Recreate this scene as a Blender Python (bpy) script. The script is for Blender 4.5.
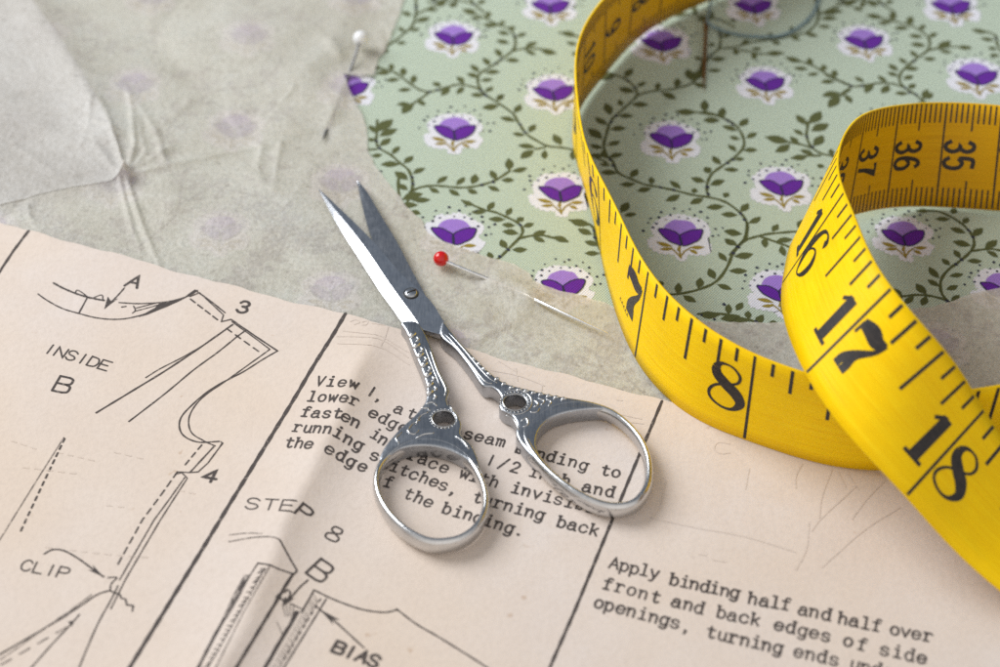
import bpy, bmesh, math, random
import numpy as np
from mathutils import Vector, Matrix
from mathutils.geometry import delaunay_2d_cdt

for o in list(bpy.data.objects):
    bpy.data.objects.remove(o)
SC = bpy.context.scene
COL = SC.collection
CM = 0.01                      # everything below is written in centimetres
random.seed(7)
RNG = np.random.default_rng(7)

# ------------------------------------------------------------------ camera
DIST = 35.2                    # cm from the lens to the middle of the paper
FPX = 2083.0                   # focal length in 1000-px-wide picture units
PITCH = math.radians(45)
CAM = np.array([0.0, -DIST*math.cos(PITCH), DIST*math.sin(PITCH)])
cd = bpy.data.cameras.new('camera')
cd.sensor_width = 36.0
cd.lens = 36.0*FPX/1000.0
cd.clip_start = 0.01
cd.clip_end = 50.0
cd.dof.use_dof = True
cd.dof.focus_distance = 0.343
cd.dof.aperture_fstop = 15.0
cam = bpy.data.objects.new('camera', cd)
COL.objects.link(cam)
cam.location = Vector(CAM*CM)
cam.rotation_euler = (math.radians(45), 0, 0)
SC.camera = cam

# ------------------------------------------------------------------ light
W = bpy.data.worlds.new('World')
SC.world = W
W.use_nodes = True
wn = W.node_tree
wn.nodes.clear()
wo = wn.nodes.new('ShaderNodeOutputWorld')
wb = wn.nodes.new('ShaderNodeBackground')
wr = wn.nodes.new('ShaderNodeValToRGB')
wt = wn.nodes.new('ShaderNodeTexCoord')
wsx = wn.nodes.new('ShaderNodeSeparateXYZ')
wma = wn.nodes.new('ShaderNodeMath')
wma.operation = 'MULTIPLY_ADD'
wma.inputs[1].default_value = 0.5
wma.inputs[2].default_value = 0.5
wn.links.new(wt.outputs['Generated'], wsx.inputs[0])
wn.links.new(wsx.outputs['Y'], wma.inputs[0])
wn.links.new(wma.outputs[0], wr.inputs[0])
# a bright room behind the photographer, a dim one beyond the table
wr.color_ramp.elements[0].position = 0.0
wr.color_ramp.elements[0].color = (1.03, 0.975, 0.92, 1)
wr.color_ramp.elements[1].position = 0.80
wr.color_ramp.elements[1].color = (0.155, 0.18, 0.22, 1)
e = wr.color_ramp.elements.new(0.5)
e.color = (0.42, 0.425, 0.435, 1)
wn.links.new(wr.outputs[0], wb.inputs[0])
wb.inputs[1].default_value = 1.0
wn.links.new(wb.outputs[0], wo.inputs[0])

def area_lamp(name, loc, target, size, power, colour):
    ld = bpy.data.lights.new(name, 'AREA')
    ld.shape = 'RECTANGLE'
    ld.size, ld.size_y = size
    ld.energy = power
    ld.color = colour
    lo = bpy.data.objects.new(name, ld)
    COL.objects.link(lo)
    lo.location = loc
    d = Vector(target)-Vector(loc)
    lo.rotation_euler = d.to_track_quat('-Z', 'Y').to_euler()
    return lo
area_lamp('window_light', (-0.74, 0.44, 0.68), (0, 0, 0), (0.66, 0.66), 14.2, (0.965, 0.985, 1.0))

SC.view_settings.view_transform = 'Standard'
SC.view_settings.look = 'None'
SC.view_settings.exposure = 0.0
SC.view_settings.gamma = 1.0
SC.render.engine = 'CYCLES'
SC.cycles.use_denoising = False
SC.cycles.max_bounces = 10
SC.cycles.transparent_max_bounces = 12

# ------------------------------------------------------------------ measuring
def ray(px, py):
    c, s = math.cos(PITCH), math.sin(PITCH)
    a, b = (px-500)/FPX, -(py-333.5)/FPX
    return np.array([a, b*s + c, b*c - s])
def at(px, py, z=0.0):
    d = ray(px, py)
    return CAM + d*((z-CAM[2])/d[2])
def on(px, py, h):
    """the spot of a gently rolling surface h(x, y) that was measured there"""
    z = h(0, 0) if False else 0.05
    for _ in range(7):
        p = at(px, py, z)
        z = float(h(p[0], p[1]))
    return at(px, py, z)[:2]
def smooth(pts, n=6, closed=False):
    """Catmull-Rom through the points (any dimension)"""
    P = [np.array(p, float) for p in pts]
    if len(P) < 3:
        return P
    if closed:
        Q = [P[-1]]+P+[P[0], P[1]]
    else:
        Q = [2*P[0]-P[1]]+P+[2*P[-1]-P[-2]]
    out = []
    for i in range(1, len(Q)-2):
        p0, p1, p2, p3 = Q[i-1:i+3]
        for k in range(n):
            t = k/n
            out.append(0.5*((2*p1)+(p2-p0)*t+(2*p0-5*p1+4*p2-p3)*t*t+(3*p1-p0-3*p2+p3)*t**3))
    if not closed:
        out.append(P[-1])
    return out
def sstep(x, a, b):
    t = np.clip((x-a)/(b-a), 0, 1)
    return t*t*(3-2*t)
_wv = [(RNG.uniform(-1, 1), RNG.uniform(-1, 1), RNG.uniform(0, 6.28)) for _ in range(14)]
def waves(x, y, f):
    s = 0
    for a, b, c in _wv:
        s = s+np.sin(f*(a*x+b*y)+c)
    return s/14.0

# heights (cm) of the stacked cloth and papers
def h_fabric(x, y):
    return 0.012*waves(x, y, 2.2)
PIN_A, PIN_B = at(497, 283, .05)[:2], at(527, 296, .05)[:2]
def seg_dist(x, y, a, b):
    d = np.array(b)-np.array(a)
    L = d@d
    t = np.clip(((x-a[0])*d[0]+(y-a[1])*d[1])/L, 0, 1)
    return np.hypot(x-(a[0]+t*d[0]), y-(a[1]+t*d[1])), t
CREASES = []                   # (points, height, width) of the tissue creases, in cm
def crease(pxs, h, w, taper=True):
    P = [at(px, py, .03)[:2] for px, py in pxs]
    CREASES.append((P, h, w, taper))
crease([(127, 181), (165, 170), (205, 160), (240, 152), (290, 143)], .11, .15)
crease([(127, 181), (95, 190), (50, 200), (-10, 211), (-90, 225)], .06, .13)
crease([(127, 181), (134, 205), (143, 230), (152, 250), (160, 266)], .10, .045)
crease([(120, 184), (127, 210), (133, 232), (141, 252)], .075, .04)
crease([(127, 181), (117, 150), (108, 122), (100, 108)], .085, .05)
crease([(127, 181), (136, 150), (132, 108), (128, 96)], .08, .055)
crease([(127, 181), (146, 158), (140, 128), (137, 112)], .04, .05)
crease([(165, 165), (158, 140), (140, 110), (131, 98)], .05, .06)
crease([(127, 181), (112, 170), (96, 150), (90, 130)], .04, .07)
crease([(281, 146), (277, 170), (275, 195)], .05, .06)
crease([(262, 150), (258, 172), (262, 186)], .04, .07)
crease([(230, 118), (245, 140), (262, 150), (300, 160), (330, 178)], .03, .12)
crease([(349, 80), (341, 98), (334, 114), (328, 126)], .055, .17, False)
crease([(310, 75), (330, 55), (345, 20), (350, -10)], .10, .35)
crease([(340, 60), (331, 45), (320, 40)], .07, .10)
crease([(300, 190), (290, 205), (278, 218)], .018, .03)
crease([(95, 108), (140, 150), (200, 180)], .02, .2)
crease([(170, 215), (230, 236), (300, 246)], .022, .3)
crease([(40, 130), (80, 150), (125, 178)], .03, .25)
crease([(420, 300), (480, 320), (560, 322), (620, 345)], .014, .18)
crease([(470, 345), (520, 318), (534, 300)], .03, .07)
crease([(505, 292), (520, 320), (533, 340)], .022, .05)
crease([(365, 170), (400, 215), (418, 250)], .016, .1)
crease([(380, 190), (372, 215), (380, 240)], .012, .1)
crease([(150, 30), (210, 60), (280, 85), (340, 95)], .02, .4)
crease([(10, -40), (40, 20), (75, 75), (112, 138)], .17, .50, False)
crease([(127, 181), (205, 163), (290, 145), (335, 133)], -.09, .42, False)
crease([(150, 40), (200, 95), (245, 140)], -.06, .45, False)
crease([(230, 20), (270, 70), (330, 110)], .07, .6, False)
crease([(20, 150), (70, 130), (110, 120)], -.05, .4, False)
crease([(170, 200), (220, 225), (290, 240), (350, 290)], .05, .35, False)
_cr = random.Random(21)
for _ in range(46):                # small soft crumples all over
    x0, y0 = _cr.uniform(-40, 390), _cr.uniform(-30, 300)
    if y0 > 205+0.27*x0: continue
    a, L = _cr.choice((-0.25, 0.15, 0.9, 1.25, 1.9, 2.4))+_cr.uniform(-.3, .3), _cr.uniform(25, 95)
    pts_ = [(x0, y0), (x0+L*.5*math.cos(a)+_cr.uniform(-5, 5), y0+L*.35*math.sin(a)), (x0+L*math.cos(a), y0+L*.7*math.sin(a))]
    crease(pts_, _cr.uniform(.014, .045)*_cr.choice((1, 1, -.8)), _cr.choice((.04, .08, .14, .25)))
for _ in range(16):
    x0, y0 = _cr.uniform(430, 640), _cr.uniform(300, 372)
    a, L = _cr.uniform(0, 3.1), _cr.uniform(15, 50)
    crease([(x0, y0), (x0+L*math.cos(a), y0+L*.6*math.sin(a))], _cr.uniform(.008, .022), _cr.choice((.04, .07, .14)))
def h_tissue(x, y):
    z = 0.030+0.11*sstep(-x, 2.2, 4.2)*sstep(y, 1.6+0*x, 3.2)+h_fabric(x, y)+0.016*waves(x+3, y-1, 3.7)+0.008*waves(x, y+5, 9.0)+0.0022*waves(y*1.3, x, 26.0)
    for P, h, w, taper in CREASES:
        n = len(P)-1
        best = None
        for i in range(n):
            d, t = seg_dist(x, y, P[i], P[i+1])
            s = (i+t)/n
            g = np.exp(-np.abs(d/w)**1.5)*(1-0.75*s if taper else 1)
            best = g if best is None else np.maximum(best, g)
        z = z+h*best
        z = np.maximum(z, 0.018)
    d, t = seg_dist(x, y, PIN_A, PIN_B)
    z = z+0.15*np.exp(-(d/0.24)**2)
    return z
# the instruction sheet: its own frame, u along its upper edge, v away from it
E0, E1 = at(0, 225, .06)[:2], at(650, 399, .06)[:2]
SU = (E1-E0)/np.linalg.norm(E1-E0)
SV = np.array([SU[1], -SU[0]])
RIDGE_A, RIDGE_B = at(387, 318, .06)[:2], at(247, 625, .06)[:2]
_rd = (RIDGE_B-RIDGE_A)/np.linalg.norm(RIDGE_B-RIDGE_A)
_rn = np.array([-_rd[1], _rd[0]])
if _rn[0] < 0:
    _rn = -_rn
def h_sheet(x, y):
    a = (x-RIDGE_A[0])*_rd[0]+(y-RIDGE_A[1])*_rd[1]
    d = (x-RIDGE_A[0])*_rn[0]+(y-RIDGE_A[1])*_rn[1]
    d = d+0.035*np.sin(a*1.7)+0.02*np.sin(a*4.1+1)
    amp = 0.03+0.20*sstep(a, 0.0, 1.9)
    prof = np.where(d < 0, np.exp(-(np.abs(d)/0.95)**1.15), np.exp(-(np.abs(d)/0.42)**1.25))
    u = (x-E0[0])*SU[0]+(y-E0[1])*SU[1]
    v = (x-E0[0])*SV[0]+(y-E0[1])*SV[1]
    lift = 0.03*np.exp(-(v/0.35)**2)*(0.5+0.5*np.sin(u*1.1))
    return 0.088+amp*prof+lift+0.010*waves(x*0.6, y*0.6, 2.4)+0.0015*waves(x, y, 14)

# ------------------------------------------------------------------ mesh tools
class MB:
    """collects faces, then becomes ONE mesh object"""
    def __init__(s):
        s.v, s.f, s.m, s.uv = [], [], [], []
    def add(s, verts, faces, mat=0):
        b = len(s.v)
        s.v.extend([tuple(map(float, p)) for p in verts])
        for f in faces:
            s.f.append([i+b for i in f])
            s.m.append(mat)
    def build(s, name, mats, parent=None, flat=False, uv=None):
        me = bpy.data.meshes.new(name)
        me.from_pydata([(a*CM, b*CM, c*CM) for a, b, c in s.v], [], s.f)
        for m in mats:
            me.materials.append(m)
        me.polygons.foreach_set('material_index', s.m)
        if not flat:
            me.polygons.foreach_set('use_smooth', [True]*len(s.f))
        me.update()
        o = bpy.data.objects.new(name, me)
        COL.objects.link(o)
        if parent:
            o.parent = parent
        return o
    def ribbon(s, pts, w, fn, mat=0, cap=True):
        """a stroke of width w (number or list) along 2-D points, laid on a surface by fn(x, y) -> 3-D"""
        P = [np.array(p[:2], float) for p in pts]
        Q = [P[0]]
        Wd = [w if np.isscalar(w) else w[0]]
        for i in range(1, len(P)):
            if np.linalg.norm(P[i]-Q[-1]) > 1e-5:
                Q.append(P[i])
                Wd.append(w if np.isscalar(w) else w[i])
        P = Q
        n = len(P)
        if n < 2:
            return
        T = []
        for i in range(n):
            t = P[min(i+1, n-1)]-P[max(i-1, 0)]
            T.append(t/(np.linalg.norm(t)+1e-9))
        L, R = [], []
        for i in range(n):
            nn = np.array([-T[i][1], T[i][0]])
            k = 1.0
            if 0 < i < n-1:
                a = (P[i]-P[i-1]); a = a/np.linalg.norm(a)
                k = 1/max(0.5, abs(a@T[i]))
            L.append(P[i]+nn*Wd[i]/2*k)
            R.append(P[i]-nn*Wd[i]/2*k)
        vs = [fn(*p) for p in L]+[fn(*p) for p in R]
        fs = [(i, n+i, n+i+1, i+1) for i in range(n-1)]
        if cap:
            for end, sg in ((0, -1), (n-1, 1)):
                b = len(vs)
                nn = np.array([-T[end][1], T[end][0]])
                r = Wd[end]/2
                cap_p = []
                for k in range(1, 4):
                    a = math.pi*k/4
                    cap_p.append(P[end]+nn*r*math.cos(a)+sg*T[end]*r*math.sin(a))
                vs += [fn(*p) for p in cap_p]
                ids = [end]+[b, b+1, b+2]+[n+end]
                fs.append(tuple(ids) if sg < 0 else tuple(reversed(ids)))
        s.add(vs, fs, mat)
    def poly(s, pts, fn, mat=0):
        vs = [fn(p[0], p[1]) for p in pts]
        a = sum(pts[i][0]*pts[(i+1) % len(pts)][1]-pts[(i+1) % len(pts)][0]*pts[i][1] for i in range(len(pts)))
        idx = list(range(len(vs)))
        if a < 0:
            idx.reverse()
        s.add(vs, [idx], mat)
    def disc(s, c, r, fn, mat=0, n=8):
        s.poly([(c[0]+r*math.cos(2*math.pi*k/n), c[1]+r*math.sin(2*math.pi*k/n)) for k in range(n)], fn, mat)
    def tube(s, pts, r, n=10, mat=0, closed=False):
        """round (or elliptic: r = (across, up)) tube along 3-D points; r may be a list"""
        P = [np.array(p, float) for p in pts]
        N = len(P)
        rs = r if isinstance(r, list) else [r]*N
        rings = []
        up = np.array([0, 0, 1.0])
        for i in range(N):
            if closed:
                t = P[(i+1) % N]-P[i-1]
            else:
                t = P[min(i+1, N-1)]-P[max(i-1, 0)]
            t = t/np.linalg.norm(t)
            sd = np.cross(t, up)
            if np.linalg.norm(sd) < 1e-3:
                sd = np.array([1.0, 0, 0])
            sd = sd/np.linalg.norm(sd)
            uu = np.cross(sd, t)
            ra, rb = rs[i] if isinstance(rs[i], tuple) else (rs[i], rs[i])
            rings.append([P[i]+sd*ra*math.cos(2*math.pi*k/n)+uu*rb*math.sin(2*math.pi*k/n) for k in range(n)])
        vs = [p for rg in rings for p in rg]
        fs = []
        for i in range(N if closed else N-1):
            j = (i+1) % N
            for k in range(n):
                fs.append((i*n+k, i*n+(k+1) % n, j*n+(k+1) % n, j*n+k))
        if not closed:
            fs.append(tuple(range(n-1, -1, -1)))
            fs.append(tuple((N-1)*n+k for k in range(n)))
        s.add(vs, fs, mat)
    def ball(s, c, r, mat=0, nu=20, nv=12):
        rx, ry, rz = r if isinstance(r, tuple) else (r, r, r)
        vs = [(c[0], c[1], c[2]+rz)]
        for i in range(1, nv):
            a = math.pi*i/nv
            for k in range(nu):
                b = 2*math.pi*k/nu
                vs.append((c[0]+rx*math.sin(a)*math.cos(b), c[1]+ry*math.sin(a)*math.sin(b), c[2]+rz*math.cos(a)))
        vs.append((c[0], c[1], c[2]-rz))
        fs = [(0, 1+k, 1+(k+1) % nu) for k in range(nu)]
        for i in range(nv-2):
            for k in range(nu):
                a, b = 1+i*nu+k, 1+i*nu+(k+1) % nu
                fs.append((a, a+nu, b+nu, b))
        l = len(vs)-1
        b = 1+(nv-2)*nu
        fs += [(l, b+(k+1) % nu, b+k) for k in range(nu)]
        s.add(vs, fs, mat)

def thing(name, label, cat, loc, group=None):
    o = bpy.data.objects.new(name, None)
    o.empty_display_size = 0.01
    COL.objects.link(o)
    o.location = (loc[0]*CM, loc[1]*CM, loc[2]*CM)
    return tag(o, label, cat, group)
def tag(o, label=None, cat=None, group=None, kind=None):
    if label: o['label'] = label
    if cat: o['category'] = cat
    if group: o['group'] = group
    if kind: o['kind'] = kind
    return o
def adopt(o, root):
    o.parent = root
    o.matrix_parent_inverse = Matrix.Translation(root.location).inverted()
    return o

# ------------------------------------------------------------------ materials
class NT:
    def __init__(s, name):
        s.mat = bpy.data.materials.new(name)
        s.mat.use_nodes = True
        s.t = s.mat.node_tree
        s.t.nodes.clear()
        s.out = s.t.nodes.new('ShaderNodeOutputMaterial')
    def n(s, kind, **kw):
        nd = s.t.nodes.new('ShaderNode'+kind)
        for k, v in kw.items():
            if k.startswith('i_'):
                key = k[2:].replace('_', ' ')
                nd.inputs[key].default_value = v
            else:
                setattr(nd, k, v)
        return nd
    def l(s, a, b):
        s.t.links.new(a, b)
    def coord(s, scale=(1, 1, 1), kind='Object', rot=(0, 0, 0)):
        tc = s.n('TexCoord')
        mp = s.n('Mapping')
        mp.inputs['Scale'].default_value = scale
        mp.inputs['Rotation'].default_value = rot
        s.l(tc.outputs[kind], mp.inputs[0])
        return mp.outputs[0]
    def noise(s, scale, detail=4, rough=0.55, co=None):
        nd = s.n('TexNoise')
        nd.inputs['Scale'].default_value = scale
        nd.inputs['Detail'].default_value = detail
        nd.inputs['Roughness'].default_value = rough
        s.l(co if co is not None else s.coord(), nd.inputs['Vector'])
        return nd.outputs['Fac']
    def ramp(s, fac, stops):
        r = s.n('ValToRGB')
        el = r.color_ramp.elements
        el[0].position, el[0].color = stops[0][0], tuple(stops[0][1])+(1,)
        el[1].position, el[1].color = stops[-1][0], tuple(stops[-1][1])+(1,)
        for p, c in stops[1:-1]:
            q = el.new(p)
            q.color = tuple(c)+(1,)
        s.l(fac, r.inputs[0])
        return r.outputs[0]
    def math(s, op, a, b=None):
        m = s.n('Math', operation=op)
        for i, x in enumerate((a, b)):
            if x is None: continue
            if isinstance(x, (int, float)): m.inputs[i].default_value = x
            else: s.l(x, m.inputs[i])
        return m.outputs[0]
    def mix(s, fac, a, b, blend='MIX'):
        m = s.n('Mix', data_type='RGBA', blend_type=blend)
        for key, x in ((0, fac), (6, a), (7, b)):
            if isinstance(x, (int, float)): m.inputs[key].default_value = x
            elif isinstance(x, tuple): m.inputs[key].default_value = x+(1,) if len(x) == 3 else x
            else: s.l(x, m.inputs[key])
        return m.outputs[2]
    def bump(s, h, strength, dist, prev=None):
        b = s.n('Bump')
        b.inputs['Strength'].default_value = strength
        b.inputs['Distance'].default_value = dist*CM
        s.l(h, b.inputs['Height'])
        if prev is not None: s.l(prev, b.inputs['Normal'])
        return b.outputs[0]
    def bsdf(s, colour, rough=0.6, metal=0.0, spec=0.5, normal=None, **kw):
        p = s.n('BsdfPrincipled')
        for key, x in (('Base Color', colour), ('Roughness', rough), ('Metallic', metal), ('Specular IOR Level', spec)):
            if isinstance(x, (int, float)): p.inputs[key].default_value = x
            elif isinstance(x, tuple): p.inputs[key].default_value = x+(1,)
            else: s.l(x, p.inputs[key])
        for k, v in kw.items():
            p.inputs[k.replace('_', ' ')].default_value = v
        if normal is not None: s.l(normal, p.inputs['Normal'])
        s.surf = p.outputs[0]
        return p
    def done(s, shader=None):
        s.l(shader if shader is not None else s.surf, s.out.inputs[0])
        return s.mat

def cloth(name, colour, vary=0.12):
    """printed plain-weave cotton: over-and-under threads in bump and tone"""
    k = NT(name)
    tc = k.n('TexCoord')
    sx = k.n('SeparateXYZ')
    wob = k.noise(140, 2, .5)
    k.l(tc.outputs['Object'], sx.inputs[0])
    f = 2*math.pi/0.00052
    a = k.math('SINE', k.math('ADD', k.math('MULTIPLY', sx.outputs['X'], f), k.math('MULTIPLY', wob, 2.0)))
    b = k.math('SINE', k.math('ADD', k.math('MULTIPLY', sx.outputs['Y'], f*0.80), k.math('MULTIPLY', wob, 2.0)))
    w = k.math('ADD', k.math('MULTIPLY', k.math('MULTIPLY', a, b), 0.5), 0.5)
    fib = k.noise(2600, 3, .6)
    big = k.noise(55, 4, .6)
    tone = k.math('ADD', k.math('MULTIPLY', w, 1.0), k.math('MULTIPLY', fib, 0.3))
    dark = tuple(c*(1-vary*1.7) for c in colour)
    lite = tuple(min(1, c*(1+vary)) for c in colour)
    c1 = k.ramp(tone, [(0.30, dark), (0.95, lite)])
    c2 = k.mix(k.math('MULTIPLY', big, 0.28), c1, tuple(c*0.86 for c in colour))
    nm = k.bump(tone, 0.7, 0.018)
    k.bsdf(c2, 0.85, 0, 0.25, nm, Sheen_Weight=0.08)
    return k.done()

M = {}
M['fabric'] = cloth('sage_cotton', (0.525, 0.615, 0.495), 0.32)
M['white_print'] = cloth('white_print', (0.78, 0.78, 0.84), 0.12)
M['lilac_print'] = cloth('lilac_print', (0.37, 0.21, 0.66), 0.22)
M['purple_print'] = cloth('purple_print', (0.13, 0.012, 0.34), 0.35)
M['navy_print'] = cloth('navy_print', (0.022, 0.026, 0.06), 0.2)
M['olive_print'] = cloth('olive_print', (0.098, 0.112, 0.034), 0.3)
M['gold_print'] = cloth('gold_print', (0.32, 0.235, 0.03), 0.2)

def tissue_mat(name, clear, stops):
    k = NT(name)
    f1 = k.noise(700, 5, .75)
    f2 = k.noise(60, 5, .6)
    f3 = k.noise(1500, 3, .6)
    fibre = k.n('TexVoronoi', feature='DISTANCE_TO_EDGE')
    fibre.inputs['Scale'].default_value = 900
    k.l(k.coord((1, 0.35, 1), rot=(0, 0, .6)), fibre.inputs['Vector'])
    hair = k.math('ADD', k.noise(1.0, 3, .6, k.coord((2600, 420, 1), rot=(0, 0, .5))), k.noise(1.0, 3, .6, k.coord((2600, 420, 1), rot=(0, 0, -.9))))
    base = k.ramp(k.math('ADD', k.math('MULTIPLY', f2, .42), k.math('ADD', k.math('MULTIPLY', f1, .32), k.math('MULTIPLY', hair, .13))),
                  stops)
    speck = k.ramp(k.noise(700, 2, .4), [(0.27, (1, 1, 1)), (0.31, (0, 0, 0))])
    base = k.mix(k.math('MULTIPLY', speck, .38), base, (0.22, 0.20, 0.19))
    base = k.mix(k.math('MULTIPLY', k.ramp(f3, [(0.35, (1, 1, 1)), (0.6, (0, 0, 0))]), .35), base, (0.36, 0.33, 0.28))
    h = k.math('ADD', k.math('MULTIPLY', f1, 1.0), k.math('MULTIPLY', f3, .4))
    nm = k.bump(h, 0.7, 0.035)
    k.bsdf(base, 0.48, 0, 0.45, nm)
    tl = k.n('BsdfTranslucent')
    k.l(base, tl.inputs[0])
    tr = k.n('BsdfTransparent')
    tr.inputs[0].default_value = (1.0, 0.97, 0.92, 1)
    m1 = k.n('MixShader')
    m1.inputs[0].default_value = 0.16
    k.l(k.surf, m1.inputs[1]); k.l(tl.outputs[0], m1.inputs[2])
    m2 = k.n('MixShader')
    k.l(k.math('MULTIPLY', k.ramp(f1, [(0.3, (0.65, .65, .65)), (0.7, (1.2, 1.2, 1.2))]), clear), m2.inputs[0])
    k.l(m1.outputs[0], m2.inputs[1]); k.l(tr.outputs[0], m2.inputs[2])
    return k.done(m2.outputs[0])
M['tissue'] = tissue_mat('tissue_paper', 0.30, [(0.36, (0.62, 0.565, 0.485)), (0.50, (0.79, 0.745, 0.675)), (0.64, (0.87, 0.855, 0.82))])
M['tissue_double'] = tissue_mat('tissue_paper_folded', 0.16, [(0.34, (0.52, 0.485, 0.435)), (0.50, (0.66, 0.635, 0.60)), (0.64, (0.75, 0.74, 0.72))])

def paper_colour(k):
    big = k.noise(16, 4, .55)
    mid = k.noise(85, 5, .6)
    fine = k.noise(1100, 4, .65)
    c = k.ramp(big, [(0.38, (0.71, 0.595, 0.495)), (0.60, (0.71, 0.628, 0.575))])
    c = k.mix(k.math('MULTIPLY', k.ramp(mid, [(0.42, (1, 1, 1)), (0.66, (0, 0, 0))]), .35), c, (0.66, 0.545, 0.455))
    c = k.mix(k.math('MULTIPLY', k.ramp(fine, [(0.35, (1, 1, 1)), (0.55, (0, 0, 0))]), .22), c, (0.54, 0.455, 0.385))
    fox = k.ramp(k.noise(420, 2, .4), [(0.20, (1, 1, 1)), (0.24, (0, 0, 0))])
    c = k.mix(k.math('MULTIPLY', fox, .45), c, (0.45, 0.30, 0.19))
    return c, fine
k = NT('newsprint')
c, fine = paper_colour(k)
nm = k.bump(k.math('ADD', fine, k.math('MULTIPLY', k.noise(160, 4, .6), 1.2)), 0.35, 0.02)
k.bsdf(c, 0.8, 0, 0.25, nm)
M['paper'] = k.done()
def ink_mat(name, colour, keep, wear):
    k = NT(name)
    c, fine = paper_colour(k)
    worn = k.ramp(k.noise(1500, 4, .7), [(wear-.08, (0, 0, 0)), (wear+.12, (1, 1, 1))])
    c2 = k.mix(k.math('MULTIPLY', k.math('SUBTRACT', 1.0, k.math('MULTIPLY', worn, .75)), keep), c, colour)
    k.bsdf(c2, 0.75, 0, 0.25)
    return k.done()
M['ink'] = ink_mat('printing_ink', (0.035, 0.028, 0.028), 0.94, 0.67)
M['ink_thin'] = ink_mat('thin_printing_ink', (0.06, 0.048, 0.045), 0.80, 0.55)
M['ghost'] = ink_mat('show_through_ink', (0.30, 0.24, 0.20), 0.13, 0.5)

k = NT('tape_yellow')
uv = k.coord((1, 1, 1), 'UV')
st = k.n('Mapping'); st.inputs['Scale'].default_value = (0.35, 26, 1); k.l(uv, st.inputs[0])
streak = k.noise(1.0, 5, .6, st.outputs[0])
st2 = k.n('Mapping'); st2.inputs['Scale'].default_value = (1.6, 60, 1); k.l(uv, st2.inputs[0])
streak2 = k.noise(1.0, 3, .6, st2.outputs[0])
c = k.ramp(k.math('ADD', k.math('MULTIPLY', streak, .6), k.math('MULTIPLY', streak2, .4)), [(0.30, (0.90, 0.52, 0.001)), (0.5, (0.98, 0.635, 0.002)), (0.70, (1.0, 0.71, 0.012))])
nm = k.bump(k.math('ADD', streak2, streak), 0.5, 0.014)
c = k.mix(k.math('MULTIPLY', k.ramp(k.noise(95, 5, .65), [(0.36, (1, 1, 1)), (0.56, (0, 0, 0))]), .16), c, (0.62, 0.36, 0.01))
k.bsdf(c, k.math('ADD', k.math('MULTIPLY', streak2, .25), .30), 0, 0.13, nm)
M['tape'] = k.done()
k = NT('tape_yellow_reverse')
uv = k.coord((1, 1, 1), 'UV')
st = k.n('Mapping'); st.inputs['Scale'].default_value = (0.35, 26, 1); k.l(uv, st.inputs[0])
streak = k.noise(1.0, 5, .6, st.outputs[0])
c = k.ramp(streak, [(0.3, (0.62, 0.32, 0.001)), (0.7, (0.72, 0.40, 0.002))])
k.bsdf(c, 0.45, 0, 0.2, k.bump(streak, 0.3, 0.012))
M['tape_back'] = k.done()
k = NT('tape_black')
uv = k.coord((1, 1, 1), 'UV')
st = k.n('Mapping'); st.inputs['Scale'].default_value = (1.1, 48, 1); k.l(uv, st.inputs[0])
wear = k.ramp(k.math('ADD', k.math('MULTIPLY', k.noise(1.0, 4, .65, st.outputs[0]), .7), k.math('MULTIPLY', k.noise(1300, 3, .6), .3)), [(0.40, (0.012, 0.011, 0.013)), (0.60, (0.045, 0.036, 0.032)), (0.74, (0.20, 0.12, 0.02))])
k.bsdf(wear, 0.38, 0, 0.35)
M['tape_ink'] = k.done()

def steel(name, colour, rough, bumpy=0.0):
    k = NT(name)
    r = k.math('ADD', k.math('MULTIPLY', k.noise(900, 4, .6), .16), rough-.06)
    c = k.mix(k.math('MULTIPLY', k.ramp(k.noise(330, 5, .7), [(0.35, (1, 1, 1)), (0.6, (0, 0, 0))]), .30), colour, tuple(v*.62 for v in colour))
    scr = k.noise(1.0, 3, .6, k.coord((700, 4500, 700), rot=(0, 0, .9)))
    h = k.math('ADD', k.math('MULTIPLY', scr, .35), k.math('MULTIPLY', k.noise(500, 4, .6), bumpy))
    scr2 = k.noise(1.0, 4, .7, k.coord((5200, 300, 600), rot=(0, 0, .35)))
    r = k.math('ADD', r, k.math('MULTIPLY', k.math('SUBTRACT', scr2, .5), .30))
    c = k.mix(k.math('MULTIPLY', k.ramp(scr2, [(0.34, (1, 1, 1)), (0.46, (0, 0, 0))]), .35), c, tuple(v*.6 for v in colour))
    k.bsdf(c, r, 1.0, 0.5, k.bump(h, 0.35, 0.006))
    return k.done()
M['steel'] = steel('worn_steel', (0.46, 0.48, 0.51), 0.26, 1.0)
M['blade_steel'] = steel('blade_steel', (0.70, 0.72, 0.75), 0.22, 0.2)
M['blade_dark'] = steel('dull_blade_steel', (0.50, 0.515, 0.54), 0.26, 0.3)
M['bright_steel'] = steel('polished_steel', (0.66, 0.66, 0.66), 0.19, 0.5)
M['bevel_steel'] = steel('ground_bevel_steel', (0.62, 0.63, 0.65), 0.30, 0.3)
k = NT('pivot_groove_shade'); k.bsdf((0.03, 0.028, 0.027), 0.6, 0.3); M['groove_shade'] = k.done()  # near-black colour standing in for shade in the screw groove and slot
M['pin_steel'] = steel('pin_steel', (0.95, 0.95, 0.95), 0.32)
k = NT('pin_steel_dark_reflection'); k.bsdf((0.20, 0.20, 0.21), 0.42, 0.9); M['pin_dark'] = k.done()  # dark reflection on the white pin's shaft, put into its base colour
M['needle_tape_tint'] = steel('needle_tape_reflection', (0.27, 0.15, 0.06), 0.40, 0.5)  # brown reflection of the tape, put into the needle's own colour
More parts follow.
